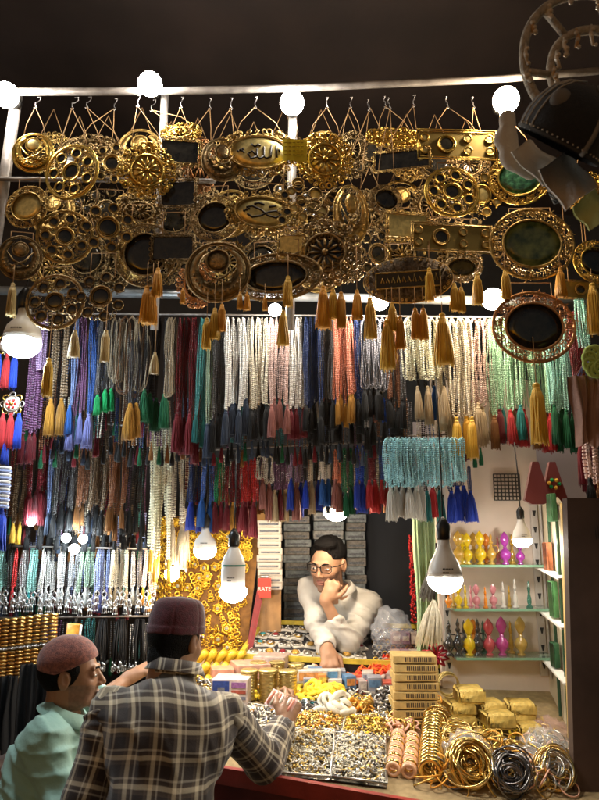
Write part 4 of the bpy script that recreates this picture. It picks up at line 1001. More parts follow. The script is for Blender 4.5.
# ================================================================ BOXES BEHIND THE SHOPKEEPER
def stack(x0, x1, yb, yt, n, Y, m, label, grp, dep=.16, two=None):
    s = S((yb+yt)/2, Y); h = (yb-yt)/n
    for i in range(n):
        w = (x1-x0)*s*random.uniform(.95, 1.0); mb = MB(); box(mb, (0, dep/2, 0), (w, dep, h*s*.94), (two if two and i % 2 else m), bev=.003)
        o = mb.build('carton', loc=P((x0+x1)/2+random.uniform(-1, 1), yb-(i+.5)*h, Y+random.uniform(0, .015)), rot=(0, 0, random.uniform(-.04, .04)), smooth=False)
        tag(o, label, 'box', grp)
        mb = MB(); box(mb, (0, -.002, -h*s*.1), (w*.8, .003, h*s*.25), mat('printed grey label', (.22, .24, .28), .5, nscale=160, namt=.7)); mb.build('printed_label', o, smooth=False)
cw = mat('white cardboard', (.70, .64, .56), .6, nscale=20, namt=.15); cg = mat('blue grey cardboard', (.40, .45, .48), .55, nscale=50, namt=.45); cd = mat('brown grey cardboard', (.36, .33, .30), .6, nscale=60, namt=.5)
stack(257, 282, 590, 520, 10, 3.4, cw, 'flat white box stacked above the wooden post', 'white boxes above the wooden post')
stack(284, 311, 625, 516, 14, 3.75, cg, 'flat blue grey box in the stack left of the shopkeeper', 'boxes stacked left of the shopkeeper', two=cd)
stack(313, 345, 640, 512, 14, 3.8, cg, 'flat patterned grey box in the stack directly behind the shopkeeper', 'boxes stacked behind the shopkeeper', two=mat('pale grey cardboard', (.50, .50, .49), .55, nscale=70, namt=.5))
stack(346, 366, 610, 514, 11, 3.85, cg, 'narrow grey box in the stack between the shopkeeper and the dark wall', 'narrow boxes beside the dark wall', two=cd)
quad_board('black_curtain', [(362, 640, 3.95), (417, 640, 3.9), (417, 505, 3.9), (362, 505, 3.95)], 0, mat('slate cloth', (.028, .032, .042), .8), .02, 'plain dark slate board behind the shopkeeper\'s shoulder', 'board')
# red bead column, green cloth, duster
t = thing('garland', P(411, 536, 3.5), 'narrow red garland hanging beside the pale green cloth', 'garland'); mb = MB(); s = S(570, 3.5)
balls(mb, [(random.uniform(-2.4, 2.4)*s, random.uniform(-.02, 0), -i*s*.6) for i in range(140)], 1.3*s, TC['red'] if 0 else MATS['red bead'], 0); mb.build('flowers', t)
def drape(name, px0, px1, py0, py1, Y, m, label, cat, amp=.014, k=9, flare=0.0, parent=None, nz=18):
    s = S((py0+py1)/2, Y); w = (px1-px0)*s/2; h = (py1-py0)*s; c = P((px0+px1)/2, py0, Y); V = []; n = 40
    for j in range(nz+1):
        v = j/nz; ww = w*(1+flare*v)
        for i in range(n+1):
            u = i/n*2-1; V.append((u*ww+.004*sin(7*v+u*3), amp*(.4+.6*v)*sin(u*k+1.5*sin(v*2))+amp*.4*sin(u*k*2.7+v*3), -h*v-(.006*sin(u*5) if j == nz else 0)))
    q = len(V); V2 = [(a, b+.004, z) for a, b, z in V]; F = []
    for j in range(nz):
        for i in range(n): f = (j*(n+1)+i, (j+1)*(n+1)+i, (j+1)*(n+1)+i+1, j*(n+1)+i+1); F += [f, tuple(x+q for x in f[::-1])]
    mb = MB(); mb.add(V+V2, F, m); o = mb.build(name, parent, loc=c if parent is None else (0, 0, 0))
    return tag(o, label, cat) if parent is None else o
drape('green_cloth', 413, 443, 516, 648, 3.08, mat('pale green cotton', (.44, .62, .36), .8, nscale=14, namt=.2), 'pale green cloth hanging behind the large pear shaped bulb', 'cloth', .02, 11)
def brush(px, py0, py1, Y, m, lean, wid, label, name='feather_duster'):
    s = S((py0+py1)/2, Y); h = (py1-py0)*s; t = thing(name, P(px, py0, Y), label, 'duster'); mb = MB()
    for i in range(110):
        a = random.uniform(0, 2*pi); q = sqrt(random.random())*wid*s; ln = h*random.uniform(.8, 1.03)
        tube(mb, [(0, 0, 0), (q*.6*cos(a)+lean*s*.3, q*.5*sin(a), -ln*.4), (q*cos(a)+lean*s, q*sin(a)*.7, -ln)], [.003, .0045, .0012], m, 4)
    mb.build('bristles', t); mb = MB(); tube(mb, [(0, 0, -.01), (-lean*s*.1, 0, .05)], .006, G['ink'], 6); mb.build('handle', t)
brush(436, 556, 600, 2.8, mat('grey fibre', (.20, .19, .17), .7, var=0, nscale=80, namt=.5), -12, 8, 'grey brown fibre whisk left of the large pear shaped bulb', 'fibre_whisk')
brush(434, 598, 645, 2.75, mat('cream fibre', (.74, .68, .52), .7, nscale=80, namt=.25), -6, 15, 'cream fibre duster below the large pear shaped bulb')
# ================================================================ PERFUME CABINET
YC = 3.0; glassy = mat('greenish shelf glass', (.55, .75, .62), .08, trans=.9, ior=1.3); rail_m = mat('slotted aluminium rail', (.62, .60, .58), .4, .6)
L0, L1 = P(440, 560, YC), P(541, 560, YC); xl, xr = L0.x, L1.x; ztop, zbot = P(490, 470, YC).z, ctop(.9, 3.3)
c0 = thing('glass_cabinet', (1.0, YC, zbot), 'pinkish glass shelf cabinet holding coloured perfume bottles at right', 'cabinet'); Cw = Vector((1.0, YC, zbot))
def cpart(mb, name, parent=None, smooth=False):
    o = mb.build(name, parent or c0, smooth=smooth)
    if parent is None: o.location = -Cw
    return o
mb = MB(); box(mb, ((xl+xr)/2, YC+.015, (ztop+zbot)/2+.15), (xr-xl+.02, .03, ztop-zbot+.5), pinkw); cpart(mb, 'back_panel')
xf, yf = P(577, 700, 2.50).x, 2.50
xt_, zt0, zb0 = P(566, 505, 2.5).x, P(566, 505, 2.5).z, P(577, 700, 2.5).z
def side(u, z, off=0): return (xr+(xf+(xt_-xf)*(z-zb0)/(zt0-zb0)-xr)*u+off, YC+(yf-YC)*u, z)
mb = MB(); zt = ztop-.02; mb.add([side(0, zbot-.2), side(1, zbot-.25), side(1, zt-.19), side(0, zt), side(0, zbot-.2, .02), side(1, zbot-.25, .02), side(1, zt-.19, .02), side(0, zt, .02)], [(0, 1, 2, 3), (7, 6, 5, 4), (3, 2, 6, 7), (1, 5, 6, 2)], mat('cream laminate side', (.74, .64, .46), .5, nscale=4, namt=.3)); cpart(mb, 'side_panel')
mb = MB(); V = [P(562, 503, 2.47), P(567, 503, 2.47), P(579, 800, 2.47), P(572, 800, 2.47)]; V = [tuple(v) for v in V]; mb.add(V+[(x, y+.02, z) for x, y, z in V], [(3, 2, 1, 0), (4, 5, 6, 7), (0, 1, 5, 4), (1, 2, 6, 5), (2, 3, 7, 6), (3, 0, 4, 7)], mat('yellowish wooden edge', (.62, .42, .16), .5, nscale=10, namt=.3)); cpart(mb, 'front_edge')
slot = mat('dark slot', (.02, .02, .02), .6)
for u, X, Y_ in ((0, xl+.018, YC-.012), (1, xr-.022, YC-.012)):
    mb = MB(); box(mb, (X, Y_, (zt+zbot)/2), (.028, .012, zt-zbot), rail_m); r_ = cpart(mb, 'slotted_rail'); mb = MB()
    z = zbot+.04
    while z < zt-.03: 
        mb.add([(X-.008, Y_-.0075, z+.012), (X+.008, Y_-.0075, z+.012), (X+.003, Y_-.0075, z-.012), (X-.003, Y_-.0075, z-.012)], [(0, 3, 2, 1)], slot); z += .068
    cpart(mb, 'slots', r_)
mb = MB(); mb.add([side(.12, zbot, -.006), side(.2, zbot, -.006), side(.2, zt, -.006), side(.12, zt, -.006)], [(0, 1, 2, 3)], rail_m)
for u in (.5, .78): tube(mb, [side(u, zbot-.1, -.01), side(u, zt-.19*u, -.01)], .006, mat('dark green glass edge', (.03, .07, .04), .2), 6)
cpart(mb, 'side_rails')
shelves = []
for k, y in enumerate((566, 610, 659)):
    p = P(490, y, YC-.17); mb = MB(); box(mb, ((xl+xr)/2, YC-.09, p.z), (xr-xl-.03, .16, .008), glassy); cpart(mb, 'glass_shelf'); shelves.append(p.z+.004)
    mb = MB(); box(mb, ((xl+xr)/2, YC-.172, p.z), (xr-xl-.03, .003, .009), mat('green shelf edge', (.16, .30, .2), .2)); cpart(mb, 'shelf_edge')
    V = [side(.14, p.z, -.05), side(.95, p.z-.03, -.035), side(.95, p.z-.03, -.004), side(.14, p.z, -.004)]; mb = MB(); mb.add(V+[(a, b, z-.007) for a, b, z in V], [(0, 1, 2, 3), (7, 6, 5, 4), (0, 4, 5, 1)], housing); cpart(mb, 'side_shelf')
def bottle(px, shelf, h, colr, kind, label, metal=0, off=.0):
    Y = YC-.115-off; z = shelves[shelf]; x = P(px, (566, 610, 659)[shelf], Y).x; s = S(600, Y); H = h*s*.93
    m = mat('bottle '+kind+str(colr), colr, .08, metal, trans=0 if metal else .55, coat=.6)
    t = thing('perfume_bottle', (x, Y, z), label, 'perfume bottle'); mb = MB(); w = H*.155
    if kind == 'slim': prof = [(w*.8, 0), (w*.85, H*.04), (w*.35, H*.10), (w*.55, H*.2), (w*.5, H*.36), (w*.28, H*.5), (w*.3, H*.6)]
    elif kind == 'ewer': prof = [(w*.8, 0), (w*.75, H*.03), (w*.3, H*.10), (w*.95, H*.25), (w*1.05, H*.34), (w*.6, H*.47), (w*.25, H*.58), (w*.3, H*.64)]
    else: prof = [(w*.7, 0), (w*.75, H*.03), (w*.35, H*.09), (w*1.05, H*.22), (w*1.15, H*.33), (w*.8, H*.43), (w*.35, H*.48), (w*.42, H*.54)]
    lathe(mb, prof, m, 14); mb.build('body', t); mb = MB(); zt_ = prof[-1][1]
    if kind == 'heart': lathe(mb, [(w*.3, zt_), (w*.62, zt_+H*.08), (w*.95, zt_+H*.2), (w*.85, zt_+H*.3), (w*.3, zt_+H*.42), (w*.04, H)], m, 12, Sc(1, .5, 1))
    elif kind == 'slim': lathe(mb, [(w*.3, zt_), (w*.42, zt_+H*.1), (w*.2, zt_+H*.22), (w*.3, zt_+H*.3), (w*.05, H)], m, 10)
    else: lathe(mb, [(w*.4, zt_), (w*.5, zt_+H*.05), (w*.22, zt_+H*.12), (w*.38, zt_+H*.2), (w*.04, H)], m, 10)
    mb.build('stopper', t)
    if kind == 'ewer':
        mb = MB(); tube(mb, [(w*.9, 0, H*.3), (w*1.6, 0, H*.42), (w*1.3, 0, H*.58), (w*.3, 0, H*.6)], w*.13, m, 5); mb.build('handle', t)
        mb = MB(); tube(mb, [(-w*.9, 0, H*.28), (-w*1.4, 0, H*.42), (-w*1.6, 0, H*.55)], [w*.2, w*.12, w*.08], m, 5); mb.build('spout', t)
amb, yel, pnk, pur, clr, orn_, blk, grn, gld, wht, red_ = (.70, .45, .08), (.95, .70, .02), (.75, .30, .35), (.55, .08, .55), (.75, .65, .5), (.95, .35, .03), (.05, .045, .04), (.05, .22, .16), (.62, .42, .10), (.85, .83, .78), (.62, .10, .12)
for px, h, c, k, l in ((459, 36, amb, 'heart', 'leftmost amber bottle on the top glass shelf'), (468, 34, yel, 'heart', 'bright yellow bottle on the top shelf beside the leftmost amber one'), (481, 36, yel, 'heart', 'bright yellow bottle, right one of the two on the top shelf'),
    (492, 34, amb, 'ewer', 'small amber ewer bottle in the middle of the top shelf'), (506, 35, pur, 'heart', 'purple bottle left of the small bulb on the top shelf'), (521, 28, pur, 'heart', 'purple bottle directly below the small bulb on the top shelf')): bottle(px, 0, h, c, k, l)
for px, h, c, k, l in ((449, 22, orn_, 'heart', 'orange bottle at the left end of the middle shelf'), (459, 26, yel, 'heart', 'taller yellow bottle on the middle shelf'), (466, 24, yel, 'slim', 'slim yellow bottle on the middle shelf'), (477, 25, pnk, 'heart', 'pink bottle, left one on the middle shelf'),
    (486, 22, orn_, 'slim', 'slim orange bottle on the middle shelf'), (494, 25, pnk, 'heart', 'pink bottle, right one on the middle shelf'), (504, 27, wht, 'slim', 'slim clear white bottle on the middle shelf'), (516, 30, wht, 'slim', 'tall white bottle with a dark stopper on the middle shelf'), (530, 28, grn, 'slim', 'dark green bottle at the right end of the middle shelf')): bottle(px, 1, h, c, k, l)
for px, h, c, k, l in ((450, 36, blk, 'ewer', 'black ewer bottle at the left end of the bottom shelf'), (459, 38, blk, 'ewer', 'black ewer bottle, second from the left on the bottom shelf'), (470, 38, yel, 'heart', 'yellow orange bottle on the bottom shelf'), (479, 38, blk, 'ewer', 'black ewer bottle right of the yellow orange one'),
    (490, 38, red_, 'heart', 'bottle with a red heart stopper on the bottom shelf'), (503, 40, (.60, .08, .35), 'heart', 'magenta bottle on the bottom shelf'), (522, 40, gld, 'heart', 'gold bottle standing alone at the right of the bottom shelf')): bottle(px, 2, h, c, k, l)
for k, (px, sh_, h, c, kd, l) in enumerate(((463.5, 0, 33, yel, 'heart', 'yellow bottle half hidden behind the leftmost amber bottle'), (474.5, 0, 34, amb, 'heart', 'amber bottle half hidden between the two bright yellow bottles'), (487, 0, 33, orn_, 'heart', 'orange bottle half hidden left of the small amber ewer'), (499, 0, 30, pnk, 'slim', 'pink slim bottle half hidden right of the small amber ewer'), (513, 0, 32, amb, 'slim', 'amber slim bottle half hidden left of the small bulb'),
    (454, 1, 24, amb, 'slim', 'amber slim bottle half hidden at the left of the middle shelf'), (471.5, 1, 22, pnk, 'slim', 'pink slim bottle half hidden among the yellow and pink ones'), (510, 1, 22, amb, 'slim', 'amber slim bottle half hidden between the white bottles'),
    (465, 2, 34, blk, 'slim', 'black slim bottle half hidden left of the yellow orange one'), (474.5, 2, 35, orn_, 'heart', 'orange bottle half hidden right of the yellow orange one'), (484.5, 2, 33, grn, 'slim', 'dark green bottle half hidden on the bottom shelf'), (512, 2, 33, amb, 'slim', 'amber slim bottle half hidden on the bottom shelf'))): bottle(px, sh_, h, c, kd, l, off=-.06)
# wrapped gold bricks and items on the side shelves
foil = mat('crumpled gold foil wrap', (.82, .58, .15), .45, .2, nscale=50, namt=.35, bump=.6, bscale=70)
def brick(px, py, w, h, Y, label, rz=0):
    s = S(py, CP(px, 735 if Y > 2.9 else 746).y); mb = MB(); box(mb, (0, .05, 0), (w*s, .11, h*s), foil, bev=.008); Y = CP(px, 735 if Y > 2.9 else 746).y; o = mb.build('wrapped_brick', loc=P(px, py, Y), rot=(0, random.uniform(-.03, .03), rz)); tag(o, label, 'package')
    mb = MB(); tube(mb, [(-w*s*.3, -.006, h*s*.45), (-w*s*.28, -.007, -h*s*.45)], .0015, foil, 4); mb.build('fold', o)
for (x, y, w, h, Y, l) in ((464, 725, 30, 16, 2.98, 'bottom left gold wrapped brick'), (494, 727, 30, 16, 2.98, 'bottom middle gold wrapped brick under the slanted one'), (524, 722, 26, 16, 3.0, 'bottom right gold wrapped brick'),
    (464, 710, 27, 12, 3.02, 'gold wrapped brick under the topmost one'), (495, 710, 27, 12, 3.02, 'gold wrapped brick in the middle of the upper row'), (523, 710, 28, 12, 3.02, 'gold wrapped brick at the right of the upper row'),
    (472, 697, 28, 14, 3.0, 'topmost gold wrapped brick'), (502, 722, 30, 15, 2.86, 'slanted gold wrapped brick lying in front'), (532, 732, 26, 12, 2.86, 'gold wrapped brick lying in front at the right'), (486, 738, 34, 10, 2.8, 'long flat gold wrapped brick lowest in front')): brick(x, y, w, h, Y, l, random.uniform(-.15, .15))
for k, (u, y0, h, c, l) in enumerate(((.62, 610, 50, (.10, .30, .10), 'green packet standing on the side shelf of the cabinet'), (.5, 566, 40, (.72, .25, .12), 'orange red packet on the upper side shelf'), (.55, 659, 34, (.03, .12, .05), 'dark green packet on the lowest side shelf'), (.75, 520, 40, (.10, .28, .12), 'green packet near the top of the cabinet side'))):
    z = P(490, y0, YC-.17).z; x, Y, zz = side(u, z, -.022); mb = MB(); box(mb, (0, 0, h*.0013), (.022, .05, h*.0026), mat('packet print '+l, c, .5, nscale=30, namt=.5), bev=.003); tag(mb.build('packet', loc=(x, Y, z-.012)), l, 'packet')
# right hand post of the stall
quad_board('side_board', [(579, 960, 2.28), (700, 960, 2.28), (700, 498, 2.28), (567, 498, 2.28)], 0, mat('dark brown painted board', (.075, .045, .035), .6, nscale=5, namt=.45, bump=.2, bscale=14), .04, 'dark brown board closing the stall at the right edge', 'board')
mb = MB(); s = S(487, 2.97)
for i in range(8): tube(mb, [((-13+i*3.7)*s, 0, -13*s), ((-13+i*3.7)*s, 0, 13*s)], .003, G['ink'], 4); tube(mb, [(-13*s, .003, (-13+i*3.7)*s), (13*s, .003, (-13+i*3.7)*s)], .003, G['ink'], 4)
tag(mb.build('wire_grid', loc=P(507, 487, 2.97)), 'small black wire grid above the perfume shelves', 'grid')
mb = MB(); box(mb, (0, 0, 0), (.9, .02, 1.0), mat('pale lilac painted wall', (.42, .38, .42), .6)); tag(mb.build('cabinet_backdrop', loc=P(505, 520, 3.55), smooth=False), 'pale wall strip visible above the perfume cabinet', 'wall')
# ================================================================ GOODS ON THE COUNTER
yel_p = mat('yellow painted wood', (.72, .55, .06), .45, nscale=30, namt=.3)
TQ = [P(240, 659, 3.12), P(440, 668, 3.12), P(424, 629, 3.52), P(262, 624, 3.52)]
def bil(Q, u, v): return Q[0]*(1-u)*(1-v)+Q[1]*u*(1-v)+Q[2]*u*v+Q[3]*(1-u)*v
tn = (TQ[1]-TQ[0]).cross(TQ[3]-TQ[0]).normalized()
tray = thing('display_tray', (0, 3.3, 1.22), 'wide flat glass topped tray with a yellow rim, under the shopkeeper\'s arms', 'display tray'); TO = Vector((0, 3.3, 1.22))
def tp(mb, name, parent=None, smooth=False):
    o = mb.build(name, parent or tray, smooth=smooth)
    if parent is None: o.location = -TO
    return o
mb = MB(); q = [tuple(v) for v in TQ]; q2 = [tuple(v-tn*.05) for v in TQ]; mb.add(q+q2, [(0, 1, 2, 3), (7, 6, 5, 4), (0, 4, 5, 1), (1, 5, 6, 2), (3, 2, 6, 7), (0, 3, 7, 4)], mat('black felt', (.03, .028, .03), .9)); tp(mb, 'felt_base')
mb = MB()
for i in range(4):
    a, b = TQ[i], TQ[(i+1) % 4]; tube(mb, [a+tn*.012, b+tn*.012], .014, yel_p, 4)
    ball(mb, tuple(a+tn*.012), .015, yel_p, 0)
tp(mb, 'yellow_rim')
wpad = mat('white jewellery card', (.66, .62, .55), .7, nscale=50, namt=.25); stone = [mat('teal stone', (.04, .22, .25), .2), mat('dark red stone', (.22, .02, .03), .2), G['silver'], G['ink'], mat('amber stone', (.45, .25, .05), .2), G['silver']]
for i in range(9):
    for j in range(4):
        u, v = (i+.5)/9*.62+.02, (j+.5)/4*.9+.05
        c = bil(TQ, u+random.uniform(-.01, .01), v)+tn*.006; ex = (TQ[1]-TQ[0]).normalized(); ey = (TQ[3]-TQ[0]).normalized(); M4 = Matrix((ex, tn.cross(ex), tn)).transposed().to_4x4(); M4.translation = c; M4 = M4@Rz(random.uniform(-.5, .5))
        mb = MB(); k = random.randrange(6); box(mb, (0, 0, 0), (.052, .062, .006), wpad, M4); o = tp(mb, 'jewellery_card')
        mb = MB()
        torus(mb, .017, .003, G['silver'] if k % 2 else G['gold'], M4@T(0, 0, .008)@Rx(pi/2), 12, 4); ball(mb, (0, 0, .01), (.013, .017, .006), stone[k], 1, M4)
        if k % 3 == 0:
            for q_ in range(5): ball(mb, (.022*cos(q_*1.25), .024*sin(q_*1.25), .008), .005, G['silver'], 0, M4)
        tp(mb, 'pendant', o, True)
mb = MB()
for j in range(6):
    mb = MB()
    for i in range(12):
        c = bil(TQ, .68+i*.026, .08+j*.155)+tn*.01; torus(mb, .010, .0028, G['silver'] if (i+j) % 3 else G['gold'], Matrix.Translation(c)@Rx(random.uniform(-.3, .3)), 10, 4)
    tp(mb, 'ring_row', smooth=True)
# jewellery heaps: nobody could count these
chip = dict(sil=G['silver'], gold=mat('small gold trinket', (.86, .60, .18), .3, .9, nscale=90, namt=.4), pearl=mat('cream pearl trinket', (.72, .66, .52), .35), dk=mat('blackened silver', (.16, .15, .15), .35, .8), ye=mat('bright yellow cloth', (.90, .66, .05), .7), wh=mat('white cloth band', (.78, .74, .62), .7),
            pk=mat('peach pink plastic', (.80, .46, .33), .4), rd=mat('red bead trinket', (.50, .05, .03), .35), teal_=stone[0], or_=mat('orange gold trinket', (.80, .38, .06), .35, .5))
def heap(quad, n, sz, cols, hump, label, cat='jewellery', name='jewellery_heap', tray_=True, base=0.01, kinds=(0, 1, 2, 3)):
    Q = [CP(x, y) for x, y in quad]; ce = (Q[0]+Q[1]+Q[2]+Q[3])/4
    if tray_:
        t = thing('tray', ce, ('tray under the '+' '.join(label.split()[:12])), 'tray'); mb = MB(); R = [ce+(q-ce)*1.03-ce for q in Q]
        V = [tuple(r+Vector((0, 0, z))) for z in (.004, .008) for r in R]; mb.add(V, [(4, 5, 6, 7), (3, 2, 1, 0)], G['silver']); mb.build('tray_base', t, smooth=False)
        mb = MB(); tube(mb, [r+Vector((0, 0, .018)) for r in R], .005, G['silver'], 5, closed=True); mb.build('tray_rim', t)
    mb = MB(); tot = sum(w for _, w in cols); 
    for i in range(n):
        u, v = random.random(), random.random(); h = hump*(min(1, 4*u*(1-u)*1.3)*min(1, 4*v*(1-v)*1.3))**.6*random.uniform(.55, 1)
        c = bil(Q, u*.96+.02, v*.96+.02)-ce+Vector((0, 0, base+h)); w = random.uniform(0, tot)
        for k_, wt in cols:
            w -= wt
            if w <= 0: break
        m = chip[k_]; s = sz*random.uniform(.65, 1.4); R = T(*c)@Euler((random.uniform(-1.2, 1.2), random.uniform(-1, 1), random.uniform(0, 6))).to_matrix().to_4x4(); k = random.choice(kinds)
        if k == 0: torus(mb, s, s*.25 if s < .02 else .0028, m, R@Rx(pi/2), 9 if s < .018 else 22, 4)
        elif k == 1: ball(mb, (0, 0, 0), (s*.8, s*.6, s*.45), m, 0, R)
        elif k == 2: tube(mb, [(-s, 0, 0), (-s*.3, s*.5, 0), (s*.4, s*.3, s*.2), (s, -s*.3, 0)], s*.2, m, 4, R)
        elif k == 3:
            disc(mb, s*.8, s*.8, s*.25, m, R@Rx(-pi/2), 8, dome=s*.15); ball(mb, (0, 0, s*.3), s*.3, m, 0, R)
        elif k == 4:            # puffy band
            torus(mb, s, s*.45, m, R@Rx(pi/2), 12, 6); torus(mb, s*.95, s*.3, m, R@Rx(pi/2)@T(0, -s*.25, 0), 12, 5)
        elif k == 5: box(mb, (0, 0, 0), (s*2.6, s*.9, s*.35), m, R)
    return tag(mb.build(name, loc=ce), label, cat, kind='stuff')
heap([(262, 777), (330, 782), (334, 736), (286, 734)], 900, .0085, [('sil', 2), ('pearl', 4), ('gold', 3), ('dk', .5)], .03, 'heap of cream and silver trinkets at the front edge beside the plaid sleeve')
heap([(331, 782), (386, 789), (385, 740), (336, 737)], 900, .0085, [('sil', 3), ('pearl', 4), ('gold', 1.6), ('dk', 1)], .03, 'heap of silver grey trinkets at the front edge left of the peach bangles')
heap([(292, 735), (340, 738), (345, 719), (300, 716)], 300, .009, [('gold', 4), ('or_', 1), ('sil', .6)], .022, 'heap of gold chains behind the cream trinkets')
heap([(342, 738), (388, 743), (386, 722), (347, 719)], 300, .009, [('gold', 5), ('ye', 1), ('dk', .4)], .022, 'heap of yellow gold chains behind the silver grey trinkets')
heap([(232, 738), (268, 745), (292, 716), (245, 708)], 320, .010, [('sil', 3), ('pearl', 2), ('dk', 2), ('or_', 1)], .02, 'heap of mixed silver chains beside the reaching forearm')
heap([(262, 716), (298, 717), (302, 704), (270, 702)], 150, .008, [('dk', 3), ('teal_', 1), ('gold', 2)], .015, 'small heap of dark trinkets beside the reaching hand', tray_=False)
heap([(285, 718), (320, 720), (322, 706), (290, 704)], 90, .012, [('dk', 3), ('sil', 3), ('teal_', 1)], .02, 'small heap of dark blue and silver clips in front of the yellow bands')
heap([(373, 722), (412, 726), (410, 692), (374, 689)], 200, .013, [('sil', 4), ('dk', 4)], .035, 'tray load of large dark silver rings left of the comb boxes', kinds=(0, 0, 2, 3))
heap([(297, 708), (340, 710), (345, 690), (302, 688)], 46, .019, [('ye', 5), ('gold', 1)], .03, 'bright yellow hair bands in the middle of the counter', kinds=(4,), cat='hair bands')
heap([(318, 719), (350, 721), (354, 706), (322, 705)], 22, .020, [('wh', 1)], .03, 'white and cream hair bands in front of the bright yellow ones', kinds=(4,), cat='hair bands')
heap([(346, 720), (374, 722), (374, 704), (350, 702)], 26, .016, [('or_', 2), ('gold', 3)], .025, 'golden brown hair bands left of the dark silver rings', kinds=(4, 0), cat='hair bands')
heap([(296, 692), (328, 693), (330, 676), (298, 676)], 24, .019, [('pk', 4), ('wh', 1)], .03, 'peach pink coils behind the bright yellow bands', kinds=(4,), tray_=False, cat='hair bands')
heap([(226, 706), (262, 702), (262, 686), (222, 690)], 60, .014, [('ye', 4), ('wh', 1.5), ('or_', 1)], .025, 'yellow and cream clips beside the picture box', kinds=(5, 2), tray_=False, cat='hair clips')
heap([(340, 702), (372, 704), (372, 690), (342, 688)], 50, .012, [('wh', 2), ('sil', 2), ('dk', 2)], .02, 'mixed white and grey clips behind the golden brown bands', kinds=(5, 0), tray_=False, cat='hair clips')
heap([(386, 738), (418, 742), (420, 722), (390, 720)], 90, .014, [('gold', 3), ('pk', 2)], .03, 'loose gold and peach bangles behind the peach rolls', kinds=(0,), tray_=False, cat='bangles')
heap([(418, 728), (448, 730), (450, 708), (420, 707)], 60, .018, [('gold', 3), ('or_', 1)], .03, 'loose gold hoops in front of the comb boxes', kinds=(0,), tray_=False, cat='bangles')
heap([(180, 705), (214, 705), (218, 684), (190, 682)], 120, .012, [('sil', 3), ('gold', 2), ('dk', 2)], .03, 'heap of silver trinkets right of the plaid shirt man\'s collar', tray_=False)
# bangle rolls lying on the counter
def roll(px0, py0, px1, py1, rpx, n, m, label, mats=None, h=0, grp=None):
    a, b = CP(px0, py0), CP(px1, py1); s = S(py0, a.y); r = rpx*s; a = a+Vector((0, 0, r)); b = b+Vector((0, 0, r)); t = thing('bangle_roll', (a+b)/2, label, 'bangle roll', grp)
    ax = (b-a).normalized(); L = (b-a).length; R = Vector((0, 1, 0)).rotation_difference(ax).to_matrix().to_4x4(); first = None; th = L/n*.42
    for i in range(n):
        if first is None or (mats and i < len(mats)):
            mb = MB(); V, F = torus_vf(r-th, th, 28, 6); mb.add(V, F, mats[i % len(mats)] if mats else m); o = mb.build('bangle', t); first = o
            if mats: first_l = [c for c in t.children]
        else:
            src = first_l[i % len(mats)] if mats else first
            o = src.copy(); COL.objects.link(o); o.parent = t
        o.matrix_local = Matrix.Translation(ax*(L*((i+.5)/n-.5)))@R@Rx(random.uniform(-.10, .10))@Rz(random.uniform(-.10, .10))@Sc(random.uniform(.95, 1.03))
    return t
bg1 = mat('bright gold bangle', (.90, .62, .20), .2, 1, var=.12); bp1 = mat('peach enamel bangle', (.80, .48, .30), .35, var=.12, coat=.3); bs1 = mat('gunmetal bangle', (.24, .23, .23), .25, 1, var=.2)
roll(393, 779, 399, 742, 8, 16, bp1, 'roll of peach bangles at the front edge, left one of the peach pair', [bp1, bg1, bp1])
roll(409, 781, 413, 745, 8, 16, bp1, 'roll of peach bangles at the front edge, right one of the peach pair', [bp1, bp1, bg1])
roll(431, 786, 434, 728, 13, 18, bg1, 'fat roll of bright gold bangles right of the peach pair')
gb = mat('wide gold bangle', (.80, .58, .22), .25, 1)
# coils of bangles facing the customer
def coil(px, py, r0, n, m, label, lean=.5, Yh=.02, spread=1.0):
    c = CP(px, py+r0*.8); s = S(py, c.y); t = thing('bangle_bundle', c+Vector((0, 0, r0*s*.9)), label, 'bangle bundle'); first = None
    for i in range(n):
        if i % 4 == 0:
            mb = MB(); rr = r0*s*(1-.14*(i//4 % 6)); V, F = torus_vf(rr, .0024, 30, 6); V = V*np.array([1, 1.6, 1]); mb.add(V, F, m if i % 8 else (m if m is bs1 else gb)); o = mb.build('bangle', t); first = o
        else:
            o = first.copy(); COL.objects.link(o); o.parent = t
        o.location = (random.uniform(-.006, .006)+(i % 4)*.006*spread, (i % 4)*.013-.02+random.uniform(-.01, .01), random.uniform(-.010, .010)); o.rotation_euler = (-lean+random.uniform(-.5, .5), 0, random.uniform(-.65, .65))
    return t
coil(468, 766, 23, 44, bg1, 'large bundle of gold bangles facing the customer left of the black bundle')
coil(510, 776, 20, 44, bs1, 'bundle of black silver bangles at the front edge')
coil(458, 742, 16, 26, gb, 'smaller bundle of gold bangles behind the large gold bundle')
coil(436, 722, 13, 18, gb, 'loose gold hoops leaning behind the fat gold roll')
coil(554, 770, 19, 28, G['silver'], 'silver bangles inside the clear plastic bag at the right corner')
heap([(422, 792), (530, 797), (540, 752), (424, 735)], 110, .030, [('gold', 5), ('or_', 1), ('dk', 1.2)], .05, 'loose gold bangles heaped around the large gold bundle', kinds=(0,), tray_=False, cat='bangles')
heap([(522, 797), (576, 799), (566, 745), (515, 748)], 70, .026, [('sil', 3), ('gold', 2), ('pk', 1)], .05, 'loose silver and gold bangles heaped in the right front corner', kinds=(0,), tray_=False, cat='bangles')
heap([(440, 750), (560, 752), (552, 728), (445, 722)], 70, .022, [('gold', 3), ('ye', 1), ('pk', .6), ('sil', 1)], .03, 'mixed gold packets and bangles lying in front of the gold bricks', kinds=(0, 0, 5), tray_=False, cat='bangles')
heap([(372, 740), (392, 744), (392, 716), (376, 714)], 60, .011, [('gold', 3), ('sil', 2)], .02, 'small loose chains between the trays and the peach bangles', tray_=False)
